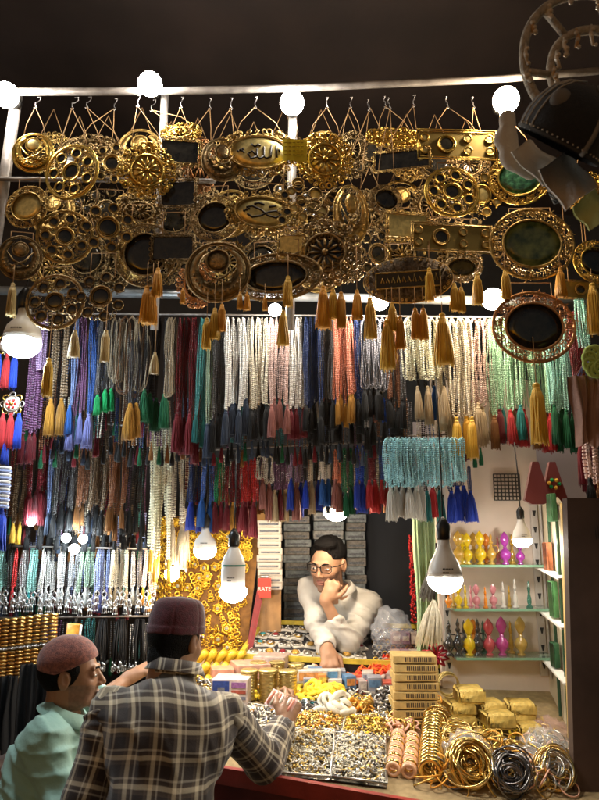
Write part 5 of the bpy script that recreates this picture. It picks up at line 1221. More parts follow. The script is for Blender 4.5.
# clear plastic bags
plas = mat('clear crumpled plastic', (.95, .90, .85), .12, trans=.0, alpha=.20, bump=.5, bscale=60, coat=1, spec=.8)
def bag(px, py, wpx, hpx, Y, dep, label, h0=0, m=None, seed=0):
    s = S(py, Y); R = np.random.RandomState(seed); V, F = _sub(*ICO2); k = [R.normal(size=3)*4 for _ in range(6)]
    d = sum(np.abs(np.sin(V@q*1.3+i)) for i, q in enumerate(k))/6; d = d+.35*np.abs(np.sin(V@k[0]*4))*np.abs(np.sin(V@k[1]*3)); V = V*(.62+.52*d)[:, None]*np.array([wpx*s/2, dep/2, hpx*s/2])
    mb = MB(); mb.add(V, F, m or plas); o = mb.build('plastic_bag', loc=P(px, py, Y)); return tag(o, label, 'plastic bag')
bag(548, 765, 60, 64, 2.42, .24, 'clear crumpled plastic bag of bangles in the right front corner', seed=1)
bag(500, 742, 84, 30, 2.62, .14, 'clear plastic bag lying in front of the gold wrapped bricks', seed=2)
bag(468, 764, 52, 56, 2.40, .12, 'clear plastic wrap round the large gold bangle bundle', seed=3)
bag(392, 634, 40, 46, 3.28, .12, 'pale clear plastic bag on the tray beside the shopkeeper\'s sleeve', seed=4, m=mat('pale blue clear plastic', (.75, .82, .95), .12, alpha=.28, bump=.5, bscale=60, coat=1, spec=.8))
bag(540, 735, 60, 34, 2.66, .16, 'pink tinted plastic bag against the cabinet side', seed=5, m=mat('pink clear plastic', (.95, .62, .55), .15, alpha=.35, bump=.5, bscale=60, coat=1, spec=.8))
# upright gold ribbed jars
jg = mat('ribbed brass', (.72, .55, .22), .3, 1, nscale=60, namt=.3)
for k, (x, y, r, h, l) in enumerate(((249, 699, 9, 26, 'ribbed gold bangle tin, left one of the front three'), (268, 701, 9.5, 28, 'ribbed gold bangle tin, middle one of the front three'), (288, 702, 9.5, 28, 'ribbed gold bangle tin, right one of the front three'),
        (258, 684, 8, 20, 'ribbed gold bangle tin, left one of the back row'), (277, 684, 8, 20, 'ribbed gold bangle tin, middle one of the back row'), (296, 686, 8, 20, 'ribbed gold bangle tin, right one of the back row'))):
    c = CP(x, y); s = S(y, c.y); R = r*s; H = h*s; t = thing('bangle_tin', c, l, 'tin', 'gold bangle tins'); mb = MB(); prof = [(R*.9, 0)]
    nr = 9
    for i in range(nr): prof += [(R*.92, H*(i+.1)/nr), (R*1.0, H*(i+.5)/nr), (R*.92, H*(i+.9)/nr)]
    lathe(mb, prof, jg, 20); mb.build('body', t); mb = MB(); lathe(mb, [(R*1.04, H), (R*1.04, H*1.06), (R*.85, H*1.09)], G['plate'], 20); mb.build('lid', t)
# boxes and packets
def pbox(px, py, w, h, dep, c, label, rz=0, lift=0, spots=None, name='small_box', cat='box', grp=None, seed=0):
    q = CP(px, py); s = S(py, q.y); m = mat('box print '+str(c), c, .4, nscale=45, namt=.35); mb = MB(); box(mb, (0, 0, h*s/2), (w*s, dep, h*s), m, bev=.002)
    o = mb.build(name, loc=q+Vector((0, 0, lift)), rot=(0, 0, rz), smooth=False); tag(o, label, cat, grp)
    if spots:
        mb = MB(); r = random.Random(seed)
        for (x0, z0, x1, z1, cc) in spots: box(mb, ((x0+x1)/2*w*s, -dep/2-.001, (z0+z1)/2*h*s), ((x1-x0)*w*s, .002, (z1-z0)*h*s), mat('ink '+str(cc), cc, .5, nscale=80, namt=.4))
        mb.build('printed_front', o, smooth=False)
    return o
pbox(232, 704, 36, 26, .12, (.62, .50, .44), 'picture box with a dark blue and white print left of the gold tins', -.1, 0, [(-.46, .1, .0, .94, (.03, .06, .25)), (-.32, .35, -.12, .72, (.75, .72, .68)), (.06, .5, .46, .62, (.4, .08, .05)), (.06, .28, .46, .4, (.2, .2, .25)), (.06, .7, .46, .9, (.30, .12, .3))])
pbox(250, 682, 34, 14, .14, (.62, .34, .25), 'flat orange pink box behind the gold tins', .3, .02); pbox(272, 672, 32, 12, .12, (.55, .42, .36), 'flat beige box behind the back row of gold tins', -.2, .02)
pbox(222, 684, 22, 16, .10, (.66, .30, .20), 'small orange red box behind the picture box', .2)
cols = [(.62, .55, .50), (.72, .30, .08), (.60, .10, .06), (.35, .36, .42), (.75, .60, .12), (.50, .42, .40), (.12, .25, .45), (.70, .62, .58)]
nm = ('pale grey', 'orange', 'red', 'slate', 'yellow', 'taupe', 'blue', 'cream')
for i in range(15):
    x = 302+i*6.6; y = 684+(i % 2)*7+i*.35; k = (i*3+i//4) % 8
    pbox(x, y, 8+(i % 3)*3, 12+(i*5 % 4)*2, .07, cols[k], '%s packet in the row of packets under the shopkeeper\'s hand, %s' % (nm[k], ('left part', 'middle part', 'right part')[i//5]), random.uniform(-.3, .3), 0, [(-.4, .5, .4, .85, cols[(k+3) % 8]), (-.3, .15, .3, .3, cols[(k+5) % 8])], 'packet', 'packet', 'packets in a row on the counter')
pk = pbox(318, 690, 46, 12, .05, (.70, .66, .60), 'long clear packet with an orange label under the shopkeeper\'s fingers', .05, .03, [(-.42, .2, .1, .85, (.75, .33, .10)), (.2, .1, .42, .9, (.12, .30, .50))], 'packet', 'packet')
for i in range(14):
    x = 396+(i % 5)*9.5; y = 688-(i//5)*13; k = (i*5+2) % 8
    pbox(x, y, 9, 11, .06, [(.45, .30, .28), (.35, .22, .3), (.55, .45, .40), (.5, .15, .12), (.6, .5, .2)][i % 5], 'small coloured box in the pile right of the red ribbons, %s row' % ('front', 'middle', 'back')[i//5], random.uniform(-.1, .1), .03+.025*(i//5), [(-.35, .3, .35, .7, (.7, .6, .5))], 'small_box', 'box', 'small boxes piled right of the red ribbons, row %s' % ('one', 'two', 'three')[i//5])
# comb boxes
wood = mat('pale bamboo', (.66, .46, .17), .55, nscale=40, namt=.3); teeth = mat('dark brown teeth', (.05, .03, .02), .5)
for i in range(8):
    q = P(417, 727, 2.64); s = S(700, 2.64); t = thing('comb_pack', q+Vector((random.uniform(-.004, .004), 0, i*8.6*s)), ('bottom' if i == 0 else 'top' if i == 7 else ('second', 'third', 'fourth', 'fifth', 'sixth', 'seventh')[i-1])+' pack of wooden combs, counted from the bottom of the tall stack', 'comb pack', 'stack of comb packs', rz=random.uniform(-.05, .05))
    mb = MB(); box(mb, (0, .05, 3.6*s), (44*s, .12, 7.2*s), wood, bev=.002); mb.build('wooden_body', t, smooth=False); mb = MB()
    for j in range(14): box(mb, ((-9+j*2.1)*s, -.0115, 3.8*s), (1.1*s, .003, 4.2*s), teeth)
    mb.build('teeth', t, smooth=False)
# red ribbons
t = thing('red_ribbons', CP(375, 690), 'tangle of bright red and orange ribbons trailing down beside the tray', 'ribbons'); base = CP(375, 690)
rm = [mat('bright red ribbon', (.72, .05, .02), .6), mat('orange red ribbon', (.80, .20, .03), .6)]
mb = MB()
for i in range(46):
    pts = []; o1, o2 = random.uniform(-9, 9), random.uniform(-7, 7)
    for q in range(12):
        f = q/11; x = 436-78*f+o1*f+3*sin(q*1.7+i); y = 647+40*f+o2*(1-abs(f-.5))+3*cos(q*1.3+i*2); pp = CP(x, y+4); pts.append(pp+Vector((0, 0, .035+.02*sin(q*2+i)))-base)
    tube(mb, pts, .0045, rm[i % 2], 4)
mb.build('ribbons', t)
t = thing('gift_bow', P(436, 655, 2.95), 'dark red shiny bow at the end of the tray beside the cream duster', 'bow'); mb = MB()
for i in range(10): a = i*.63; tube(mb, [(0, 0, 0), (.03*cos(a), -.01, .03*sin(a)), (.055*cos(a+.3), 0, .05*sin(a+.3)), (.03*cos(a+.6), .01, .03*sin(a+.6)), (0, 0, 0)], .006, mat('dark red foil', (.42, .02, .04), .3, .4), 4)
mb.build('loops', t)
t = thing('bangle_bundle', P(447, 684, 2.9), 'pale ring of thin bangles hanging on the slotted rail left of the gold bricks', 'bangle bundle')
for i in range(7):
    mb = MB(); torus(mb, .042, .0022, G['plate'], T(random.uniform(-.006, .006), -.004*i, random.uniform(-.008, .008))@Rz(random.uniform(-.4, .4)), 26, 5); mb.build('bangle', t)
# dark cloths under the left panel
drape('black_cloth', -8, 17, 676, 760, 2.85, mat('black cloth', (.010, .010, .011), .9), 'black cloth hanging at the far left below the gold bangle rolls', 'cloth', .03, 7)
drape('black_cloth', 20, 62, 664, 790, 2.8, MATS['black cloth'], 'black cloth hanging behind the boy in the mint shirt', 'cloth', .03, 9)
mb = MB(); a = P(25, 765, 2.7); box(mb, (a.x-.2, a.y+.15, a.z-.25), (1.1, .3, .5), mat('dark brown plank', (.12, .06, .035), .6, nscale=8, namt=.4), bev=.01); tag(mb.build('wooden_bench'), 'dark brown wooden bench at the lower left behind the boy', 'bench')
mb = MB(); a = P(10, 700, 3.3); box(mb, (a.x, a.y, .52), (1.6, .04, 1.04), mat('grey plastered wall', (.20, .19, .18), .8, nscale=6, namt=.4)); tag(mb.build('low_wall', smooth=False), 'grey low wall seen between the black cloths at left', 'wall')
# ================================================================ PEOPLE
skinA = mat('light brown skin', (.43, .235, .14), .5, nscale=24, namt=.12, bump=.06, bscale=140); skinB = mat('brown skin', (.33, .17, .095), .48, nscale=24, namt=.14, bump=.06, bscale=140)
lipm = mat('lip skin', (.30, .12, .09), .45); stub = mat('stubble shaded skin', (.27, .15, .10), .6, nscale=90, namt=.3); hairm = mat('black hair', (.006, .005, .005), .6, nscale=150, namt=.4, bump=1.0, bscale=260, spec=.15)
eyew = mat('eye white', (.62, .58, .54), .2); iris = mat('dark iris', (.02, .012, .01), .15)
def npM(M): return np.array(M)
def xf(V, M): A = np.array(M); return V@A[:3, :3].T+A[:3, 3]
def place_fn(fn, lo, hi, h, M, sc=1.0):
    V, F = net(fn, lo, hi, h); return xf(V*sc, M), F, V
class PB(MB): pass
def add_head(mb, M, sc, skin, beard=False, mod=None):
    fn = (lambda p: head_local(p)) if mod is None else (lambda p: mod(p, head_local(p)))
    V, F, L = place_fn(fn, (-.1, -.135, -.19), (.1, .125, .13), .0034, M, sc)
    c = L[F].mean(1); lips = (np.abs(c[:, 0]) < .024) & (c[:, 1] < -.088) & (c[:, 2] > -.081) & (c[:, 2] < -.056)
    ang = (c[:, 2] < -.045+.25*np.abs(c[:, 0])) & (c[:, 2] > -.135) & (c[:, 1] < .0) & (c[:, 1] > -.2)
    mou = (c[:, 1] < -.09) & (c[:, 2] < -.043) & (c[:, 2] > -.056) & (np.abs(c[:, 0]) < .03)
    g = np.zeros(len(F), int); 
    if beard: g[ang | mou] = 2
    g[lips] = 1
    for k, m in ((0, skin), (1, lipm), (2, stub)):
        if (g == k).any():
            mb.F.append((F[g == k]+mb.n, mb.mi(m)))
    mb.V.append(V); mb.n += len(V)
def add_net(mb, fn, lo, hi, h, m): V, F = net(fn, lo, hi, h); mb.add(V, F, m)
def eyes(parent, M, sc, name='eyes'):
    mb = MB()
    for sg in (-1, 1):
        mb = MB(); ball(mb, (sg*.031*sc, -.0785*sc, -.004*sc), (.0115*sc, .0108*sc, .0062*sc), eyew, 2, M); ball(mb, (sg*.031*sc, -.0865*sc, -.0045*sc), (.0056*sc, .0036*sc, .0052*sc), iris, 1, M); mb.build('eye', parent)
    for sg in (-1, 1):
        mb = MB(); tube(mb, [(sg*x*sc, y*sc, z*sc) for x, y, z in ((.014, -.094, .016), (.026, -.095, .0215), (.038, -.09, .0215), (.05, -.078, .015))], [.0022*sc, .0036*sc, .0034*sc, .0012*sc], hairm, 5, M); mb.build('eyebrow', parent)
def world_person(label, base):
    return base, label
def shirt_net(fn, pts, h, pad=.2):
    lo = [min(p[i] for p in pts)-pad for i in range(3)]; hi = [max(p[i] for p in pts)+pad for i in range(3)]; return net(fn, lo, hi, h)
def A3(v): return np.array(v)
def person(mb, label, base):
    o = mb.build('person'); o.data.transform(Matrix.Translation(-Vector(base))); o.location = base; return tag(o, label, 'person')
def child(mb, name, par, smooth=True):
    o = mb.build(name, smooth=smooth); o.parent = par; o.location = -par.location; return o
def legs(hip, foot_y, m, par, spread=.1, foot_x=None):
    fx = hip.x if foot_x is None else foot_x
    def fn(p):
        D = d_ell(p, hip, (.165, .12, .12))
        for sg in (-1, 1):
            k = Vector((fx+sg*spread, (hip.y+foot_y)/2+.03, .48)); f = Vector((fx+sg*spread, foot_y, .1))
            D = smin(D, d_chain(p, [tuple(hip+Vector((sg*.08, 0, -.04))), tuple(k), tuple(f)], [.1, .075, .07], .04), .05)
        return smax(D+folds(p, .006, .6, 5), .04-p[:, 2], .01)
    V, F = shirt_net(fn, [hip, Vector((fx-.2, foot_y, .06)), Vector((fx+.2, foot_y, .1))], .016, .15); mb = MB(); mb.add(V, F, m); t = child(mb, 'trousers', par)
    for sg in (-1, 1):
        mb = MB(); V, F = net(lambda p: smin(d_cap(p, (0, -.04, .035), (0, .13, .03), .042, .036), d_cap(p, (0, -.03, .03), (0, -.03, .09), .04, .038), .03), (-.07, -.12, -.02), (.07, .2, .15), .01)
        V[:, 2] = np.maximum(V[:, 2], .004); mb.add(V+np.array((fx+sg*spread, foot_y, 0)), F, mat('black leather shoe', (.02, .017, .015), .4)); child(mb, 'shoe', par)
# ---------------------------------------------------------------- the shopkeeper
white_c = mat('off white cotton kurta', (.56, .54, .50), .8, sheen=.05, nscale=14, namt=.08, bump=.15, bscale=60)
base = Vector((.2, 3.6, 0)); mb = MB()
Hm = Matrix.Translation(P(327.5, 563, 3.33))@Rz(radians(-26))@Rx(radians(13))@Ry(radians(4)); HS = 1.02
add_head(mb, Hm, HS, skinA, beard=True)
# left hand propping the chin (right side of the picture)
eL = P(347, 645, 3.22); wL = P(325.5, 601, 3.20); 
fn, lo, hi = hand_sdf(wL, P(333, 583, 3.215)-wL, Vector((-.35, -1, .1)), (1.7, 1.6, 1.4, 1.2), .94, 1, thumb=(.3, .1), armto=eL, ra=.036, spread=.1)
add_net(mb, fn, lo, hi, .0034, skinA)
eR = P(317, 622, 3.34); wR = P(327, 648, 3.13)
fn, lo, hi = hand_sdf(wR, P(330, 668, 3.06)-wR, Vector((.1, -.85, .6)), (.5, .6, .6, .8), 1.0, -1, armto=eR, ra=.036)
add_net(mb, fn, lo, hi, .0034, skinA)
hipS = P(392, 655, 3.80); shL, shR = P(368, 606, 3.46), P(311, 590, 3.42); nk = P(340, 592, 3.42)
add_net(mb, lambda p: d_chain(p, [tuple(nk), tuple(P(352, 612, 3.5)), tuple(hipS), (hipS.x, hipS.y+.05, .45), (hipS.x, hipS.y, .06)], [.05, .10, .12, .09, .06], .05), [.0, 3.2, 0.0], [.9, 4.1, 1.7], .02, skinA)
seller = person(mb, 'shopkeeper in a white kurta and black glasses leaning his chin on his fist', base)
eyes(seller, Matrix.Translation(-base)@Hm, HS)
def hair_fn(p):
    D = d_ell(p, (0, .02, .037), (.080, .097, .086))+.0035*np.sin(p[:, 0]*260+3*np.sin(p[:, 1]*90))*np.clip((p[:, 2]-.03)*20, 0, 1)
    D = smin(D, d_ell(p, (.01, -.038, .098), (.052, .042, .022)), .02)
    face = d_ell(p, (0, -.10, -.02), (.070, .085, .102)); D = smax(D, -face, .008)
    ear = np.maximum(np.abs(np.abs(p[:, 0])-.08)-.03, np.maximum(-.055-p[:, 1]-0, p[:, 2]-.02)); D = smax(D, -(np.maximum(p[:, 2]-.028, p[:, 1]-.03)), .008)
    return smax(D, -(p[:, 2]+.075), .01)
V, F, L = place_fn(hair_fn, (-.11, -.13, -.1), (.11, .14, .16), .0045, Hm, HS); mb = MB(); mb.add(V, F, hairm); child(mb, 'hair', seller)
mb = MB(); gm = mat('black plastic frame', (.012, .011, .011), .25)
for sg in (-1, 1):
    c = (sg*.0325, -.1015, -.001); pts = [(c[0]+sg*x, c[1]+abs(x)*.08+(.006 if x > .02 else 0), c[2]+z) for x, z in ((-.024, .012), (-.02, .016), (.02, .018), (.026, .014), (.025, -.008), (.018, -.016), (-.016, -.016), (-.023, -.009))]
    tube(mb, [Vector(q)*HS for q in pts], .0023, gm, 5, Hm, closed=True); tube(mb, [Vector(q)*HS for q in ((sg*.058, -.096, .01), (sg*.076, -.06, .008), (sg*.083, .0, .004))], .0021, gm, 5, Hm)
tube(mb, [Vector(q)*HS for q in ((-.009, -.102, .006), (0, -.105, .009), (.009, -.102, .006))], .0022, gm, 5, Hm); gl = child(mb, 'glasses', seller)
def kurta(p):
    c = P(350, 618, 3.52)
    D = d_chain(p, [tuple(nk+Vector((0, .03, -.03))), tuple(c), tuple(hipS), tuple(hipS-Vector((0, 0, .5)))], [.072, .128, .155, .17], .05)
    D = smin(D, d_cap(p, tuple(shL), tuple(shR), .072, .070), .05)
    D = smin(D, d_chain(p, [tuple(shL), tuple(eL+Vector((.006, .01, .01))), tuple(eL.lerp(wL, .55))], [.066, .050, .043], .03), .022)
    D = smin(D, d_chain(p, [tuple(shR), tuple(eR), tuple(eR.lerp(wR, .92))], [.062, .052, .047], .03), .022)
    D = D+creases(p, .009, (.35, .3, .9), 95, 3)*1.1
    for e, w, r in ((eL, wL, .036), (eR, wR, .036)):
        a = w-e; u = a.normalized(); D = smax(D, -d_cap(p, tuple(e+a*.45), tuple(w+u*.2), .029, .029), .010)
    D = smax(D, -d_cap(p, tuple(nk), tuple(P(331, 575, 3.34)), .056, .07), .008)
    return D
V, F = shirt_net(kurta, [nk, shL, shR, eL, eR, wR, hipS, hipS-Vector((0, 0, .4))], .0075, .2); mb = MB(); mb.add(V, F, white_c); ku = child(mb, 'kurta', seller)
def collar(par, c, R, up, r0, r1, h, m, gap=.5, name='collar', n=30):
    M4 = Matrix.Translation(c)@R; V = []; F = []
    for i in range(n+1):
        a = -pi/2+gap+(2*pi-2*gap)*i/n
        for (r, z) in ((r0, h*.15), (r0*1.02, h), (r0*1.10, h*1.05), (r1, h*.35), (r1, h*.30), (r0*1.08, h*.9)): V.append((r*cos(a), r*sin(a)*1.08, z))
    for i in range(n):
        for j in range(5): F.append((i*6+j, (i+1)*6+j, (i+1)*6+j+1, i*6+j+1))
    mb = MB(); mb.add(V, F, m, M4); return child(mb, name, par)
collar(seller, nk+Vector((-.012, -.035, .0)), Rz(radians(-25))@Rx(radians(18)), None, .066, .088, .035, white_c, .45)
legs(Vector((hipS.x, hipS.y+.02, .85)), hipS.y, mat('white cotton trousers', (.6, .57, .5), .8), seller)
# ---------------------------------------------------------------- the boy in the mint shirt
mint = mat('mint cotton shirt', (.30, .51, .44), .7, sheen=.2, nscale=10, namt=.12, bump=.15, bscale=70)
base = Vector((P(50, 760, 2.3).x, 2.3, 0)); mb = MB(); YBo = 2.35
Hb = Matrix.Translation(P(72, 674, YBo))@Rz(radians(96))@Rx(radians(-3)); HB = .93
add_head(mb, Hb, HB, skinB, beard=True)
nkb = P(66, 718, YBo-.01); sR, sL = P(42, 742, 2.21), P(70, 730, 2.50); hipB = Vector((P(44, 800, 2.3).x, 2.28, .86))
eL2, wL2 = P(92, 706, 2.66), P(128, 678, 2.78); eR2, wR2 = P(66, 806, 2.16), P(107, 789, 2.30)
fn, lo, hi = hand_sdf(wL2, P(150, 667, 2.80)-wL2, Vector((-.2, -.5, 1)), (.15, .9, 1.2, 1.3), .92, -1, armto=eL2, ra=.034); add_net(mb, fn, lo, hi, .0036, skinB)
fn, lo, hi = hand_sdf(wR2, P(130, 780, 2.36)-wR2, Vector((0, -.6, .8)), (.6, .7, .7, .8), .92, 1, armto=eR2, ra=.034); add_net(mb, fn, lo, hi, .0036, skinB)
add_net(mb, lambda p: d_chain(p, [tuple(nkb), tuple(P(50, 770, 2.3)), tuple(hipB), (hipB.x, 2.28, .45), (hipB.x, 2.28, .06)], [.05, .09, .1, .08, .05], .05), [base.x-.3, 2.05, 0], [base.x+.35, 2.6, 1.5], .02, skinB)
boy = person(mb, 'boy in a mint shirt and rust coloured knitted cap, seen in profile', base)
eyes(boy, Matrix.Translation(-base)@Hb, HB)
def bhair(p):
    D = d_ell(p, (0, .022, .02), (.080, .094, .088)); face = d_ell(p, (0, -.115, -.03), (.085, .085, .105)); D = smax(D, -face, .008)
    ear = d_ell(np.abs(p)*np.array([1, 0, 0])+p*np.array([0, 1, 1]), (.082, .005, -.015), (.02, .026, .04)); D = smax(D, -ear, .004)
    return smax(D, -(p[:, 2]+.085-p[:, 1]*.15), .01)
V, F, L = place_fn(bhair, (-.11, -.13, -.12), (.11, .14, .14), .0045, Hb, HB); mb = MB(); mb.add(V, F, hairm); child(mb, 'hair', boy)
def knit(name, c, c2):
    if name in MATS: return MATS[name]
    m = mat(name, c, .85, sheen=.3, nscale=95, col2=c2); t = m.node_tree; b = t.nodes['Principled BSDF']; tc = t.nodes.new('ShaderNodeTexCoord'); v = t.nodes.new('ShaderNodeTexVoronoi'); v.inputs['Scale'].default_value = 330
    bp = t.nodes.new('ShaderNodeBump'); bp.inputs['Strength'].default_value = .4; bp.inputs['Distance'].default_value = .002; lk(t, tc.outputs['Object'], v.inputs['Vector']); lk(t, v.outputs['Distance'], bp.inputs['Height']); lk(t, bp.outputs[0], b.inputs['Normal']); return m
rust = knit('rust knitted wool', (.30, .10, .07), (.13, .045, .04)); mar = knit('maroon felt', (.095, .012, .022), (.055, .008, .014))
def bcap(p):
    D = d_ell(p, (0, .014, .044), (.087, .103, .088)); pl = -(p[:, 2]-.024+p[:, 1]*.33)
    I = d_ell(p, (0, .012, .04), (.078, .094, .084)); D = smax(D, pl, .006); return smax(D, -I, .002)
V, F, L = place_fn(bcap, (-.11, -.12, -.05), (.11, .14, .16), .0040, Hb, HB); mb = MB(); mb.add(V, F, rust); child(mb, 'cap', boy)
def bshirt(p):
    D = d_chain(p, [tuple(nkb+Vector((0, 0, -.02))), tuple(P(50, 768, 2.31)), tuple(hipB), tuple(hipB-Vector((0, 0, .15)))], [.07, .125, .135, .14], .05)
    D = smin(D, d_cap(p, tuple(sR), tuple(sL), .066, .060), .06)
    D = smin(D, d_chain(p, [tuple(sR), tuple(eR2), tuple(wR2)], [.066, .056, .042], .03), .022)
    D = smin(D, d_chain(p, [tuple(sL), tuple(eL2), tuple(eL2.lerp(wL2, .25))], [.058, .05, .046], .03), .022)
    D = D+creases(p, .010, (.6, .2, .75), 80, 8)*1.2
    for e, w, f in ((eL2, wL2, .1), (eR2, wR2, .7)):
        a = w-e; D = smax(D, -d_cap(p, tuple(e+a*f), tuple(w+a*.6), .034, .034), .004)
    return smax(D, -d_cap(p, tuple(nkb+Vector((0, 0, -.01))), tuple(nkb+Vector((.01, 0, .1))), .05, .07), .008)
V, F = shirt_net(bshirt, [nkb, sR, sL, eL2, eR2, wR2, hipB, hipB-Vector((0, 0, .1))], .007, .15); mb = MB(); mb.add(V, F, mint); bs = child(mb, 'shirt', boy)
collar(boy, nkb+Vector((.004, 0, -.012)), Rz(radians(96))@Rx(radians(20)), None, .062, .098, .048, mint, .35)
legs(hipB, 2.28, mat('dark trousers', (.03, .03, .035), .8), boy, .08)
# ---------------------------------------------------------------- the man in the plaid shirt, from behind
def plaid():
    m = bpy.data.materials.new('brown and cream plaid flannel'); m.use_nodes = True; t = m.node_tree; b = t.nodes['Principled BSDF']; b.inputs['Roughness'].default_value = .85; b.inputs['Sheen Weight'].default_value = .3
    uv = t.nodes.new('ShaderNodeUVMap'); uv.uv_map = 'weave'; sp = t.nodes.new('ShaderNodeSeparateXYZ'); lk(t, uv.outputs[0], sp.inputs[0]); outs = []
    nz = t.nodes.new('ShaderNodeTexNoise'); nz.inputs['Scale'].default_value = 6; tc = t.nodes.new('ShaderNodeTexCoord'); lk(t, tc.outputs['Object'], nz.inputs['Vector'])
    for k in (0, 1):
        a = t.nodes.new('ShaderNodeMath'); a.operation = 'MULTIPLY_ADD'; lk(t, nz.outputs['Fac'], a.inputs[0]); a.inputs[1].default_value = .012; lk(t, sp.outputs[k], a.inputs[2])
        d = t.nodes.new('ShaderNodeMath'); d.operation = 'DIVIDE'; lk(t, a.outputs[0], d.inputs[0]); d.inputs[1].default_value = .062
        f = t.nodes.new('ShaderNodeMath'); f.operation = 'FRACT'; lk(t, d.outputs[0], f.inputs[0])
        r = t.nodes.new('ShaderNodeValToRGB'); cr = r.color_ramp; cr.interpolation = 'LINEAR'; lk(t, f.outputs[0], r.inputs[0])
        st = [(0, (.022, .012, .010)), (.36, (.022, .012, .010)), (.40, (.11, .075, .05)), (.52, (.075, .05, .032)), (.55, (.72, .62, .44)), (.69, (.76, .66, .48)), (.72, (.09, .06, .04)), (.84, (.05, .03, .022)), (.87, (.50, .46, .38)), (.91, (.50, .46, .38)), (.94, (.05, .03, .024)), (1, (.022, .012, .010))]
        cr.elements[0].position = st[0][0]; cr.elements[0].color = (*st[0][1], 1); cr.elements[1].position = 1; cr.elements[1].color = (*st[-1][1], 1)
        for p_, c_ in st[1:-1]: e = cr.elements.new(p_); e.color = (*c_, 1)
        outs.append(r)
    mx = t.nodes.new('ShaderNodeMix'); mx.data_type = 'RGBA'; mx.inputs['Factor'].default_value = .5; lk(t, outs[0].outputs[0], mx.inputs['A']); lk(t, outs[1].outputs[0], mx.inputs['B']); lk(t, mx.outputs['Result'], b.inputs['Base Color'])
    n2 = t.nodes.new('ShaderNodeTexNoise'); n2.inputs['Scale'].default_value = 300; lk(t, tc.outputs['Object'], n2.inputs['Vector']); bp = t.nodes.new('ShaderNodeBump'); bp.inputs['Strength'].default_value = .25; bp.inputs['Distance'].default_value = .003; lk(t, n2.outputs['Fac'], bp.inputs['Height']); lk(t, bp.outputs[0], b.inputs['Normal'])
    return m
PL = plaid()
def set_uv(o, fn):
    me = o.data; n = len(me.vertices); co = np.empty(n*3); me.vertices.foreach_get('co', co); co = co.reshape(-1, 3); uv = fn(co); ly = me.uv_layers.new(name='weave'); li = np.empty(len(me.loops), np.int32); me.loops.foreach_get('vertex_index', li); ly.data.foreach_set('uv', uv[li].ravel())
Yman = 2.24; base = Vector((P(165, 760, 2.05).x, 2.0, 0)); mb = MB()
Hn = Matrix.Translation(P(177, 640, Yman))@Rz(radians(152))@Rx(radians(12)); HM = .93
add_head(mb, Hn, HM, skinB)
nkm = P(174, 678, 2.19); mL, mR = P(112, 712, 2.10), P(224, 716, 2.14); hipM = Vector((P(158, 800, 1.95).x, 1.93, .86)); ch = P(166, 745, 2.06)
emR, wmR = P(264, 762, 2.30), P(284, 724, 2.46); emL, wmL = P(84, 800, 2.02), P(130, 790, 2.22)
fn, lo, hi = hand_sdf(wmR, P(294, 700, 2.52)-wmR, Vector((.5, -.8, .35)), (.55, .6, .7, .8), .95, -1, armto=emR, ra=.036, thumb=(.6, .3)); add_net(mb, fn, lo, hi, .0036, skinB)
fn, lo, hi = hand_sdf(wmL, P(150, 785, 2.32)-wmL, Vector((0, -.3, 1)), (.5, .5, .6, .7), .95, 1, armto=emL, ra=.036); add_net(mb, fn, lo, hi, .0036, skinB)
add_net(mb, lambda p: d_chain(p, [tuple(nkm), tuple(ch), tuple(hipM), (hipM.x, 1.95, .45), (hipM.x, 1.95, .06)], [.05, .09, .1, .08, .05], .05), [base.x-.3, 1.7, 0], [base.x+.3, 2.5, 1.5], .02, skinB)
man = person(mb, 'man in a brown plaid shirt and maroon cap, seen from behind', base)
eyes(man, Matrix.Translation(-base)@Hn, HM)
def mhair(p):
    D = d_ell(p, (0, .024, .015), (.080, .095, .09)); D = smin(D, d_ell(p, (0, .06, -.06), (.055, .045, .045)), .02); face = d_ell(p, (0, -.105, -.03), (.085, .09, .11)); D = smax(D, -face, .008)
    q = p.copy(); q[:, 0] = np.abs(q[:, 0]); D = smax(D, -d_ell(q, (.084, .008, -.012), (.02, .026, .038)), .004); return smax(D, -(p[:, 2]+.095), .01)
V, F, L = place_fn(mhair, (-.11, -.13, -.13), (.11, .14, .14), .0045, Hn, HM); mb = MB(); mb.add(V, F, hairm); child(mb, 'hair', man)
def mcap(p):
    q = p-np.array((0, .014, .0)); tl = p[:, 1]*.12
    r = np.sqrt((q[:, 0]/.089)**2+(q[:, 1]/.103)**2); rr = 1-.30*np.clip((p[:, 2]-.045)/.10, 0, 1.3)**2
    D = (r-rr)*.089; D = smax(D, p[:, 2]+tl*.6-.128-.012*np.clip(1-r, 0, 1), .022); D = smax(D, .022-(p[:, 2]+tl), .004)
    D = D-.0025*(np.abs(p[:, 2]+tl-.034) < .012)+.0025*np.exp(-(np.sin(np.arctan2(q[:, 1], q[:, 0])*3)*12)**2*.5); return smax(D, -d_ell(p, (0, .014, .03), (.080, .094, .085)), .002)
V, F, L = place_fn(mcap, (-.11, -.12, -.01), (.11, .14, .17), .0040, Hn, HM); mb = MB(); mb.add(V, F, mar); child(mb, 'cap', man)
def mtorso(p):
    D = d_chain(p, [tuple(nkm+Vector((0, -.01, -.03))), tuple(ch), tuple(hipM), tuple(hipM-Vector((0, 0, .12)))], [.075, .135, .15, .155], .05)
    q = p.copy(); D = smin(D, d_ell(p, tuple(ch+Vector((0, .0, .02))), (.180, .115, .15)), .04); D = smin(D, d_cap(p, tuple(mL), tuple(mR), .068, .068), .05); D = D+creases(p, .010, (.85, .2, .35), 45, 21)
    return smax(D, -d_cap(p, tuple(nkm+Vector((0, .01, .0))), tuple(nkm+Vector((.01, .03, .1))), .05, .07), .008)
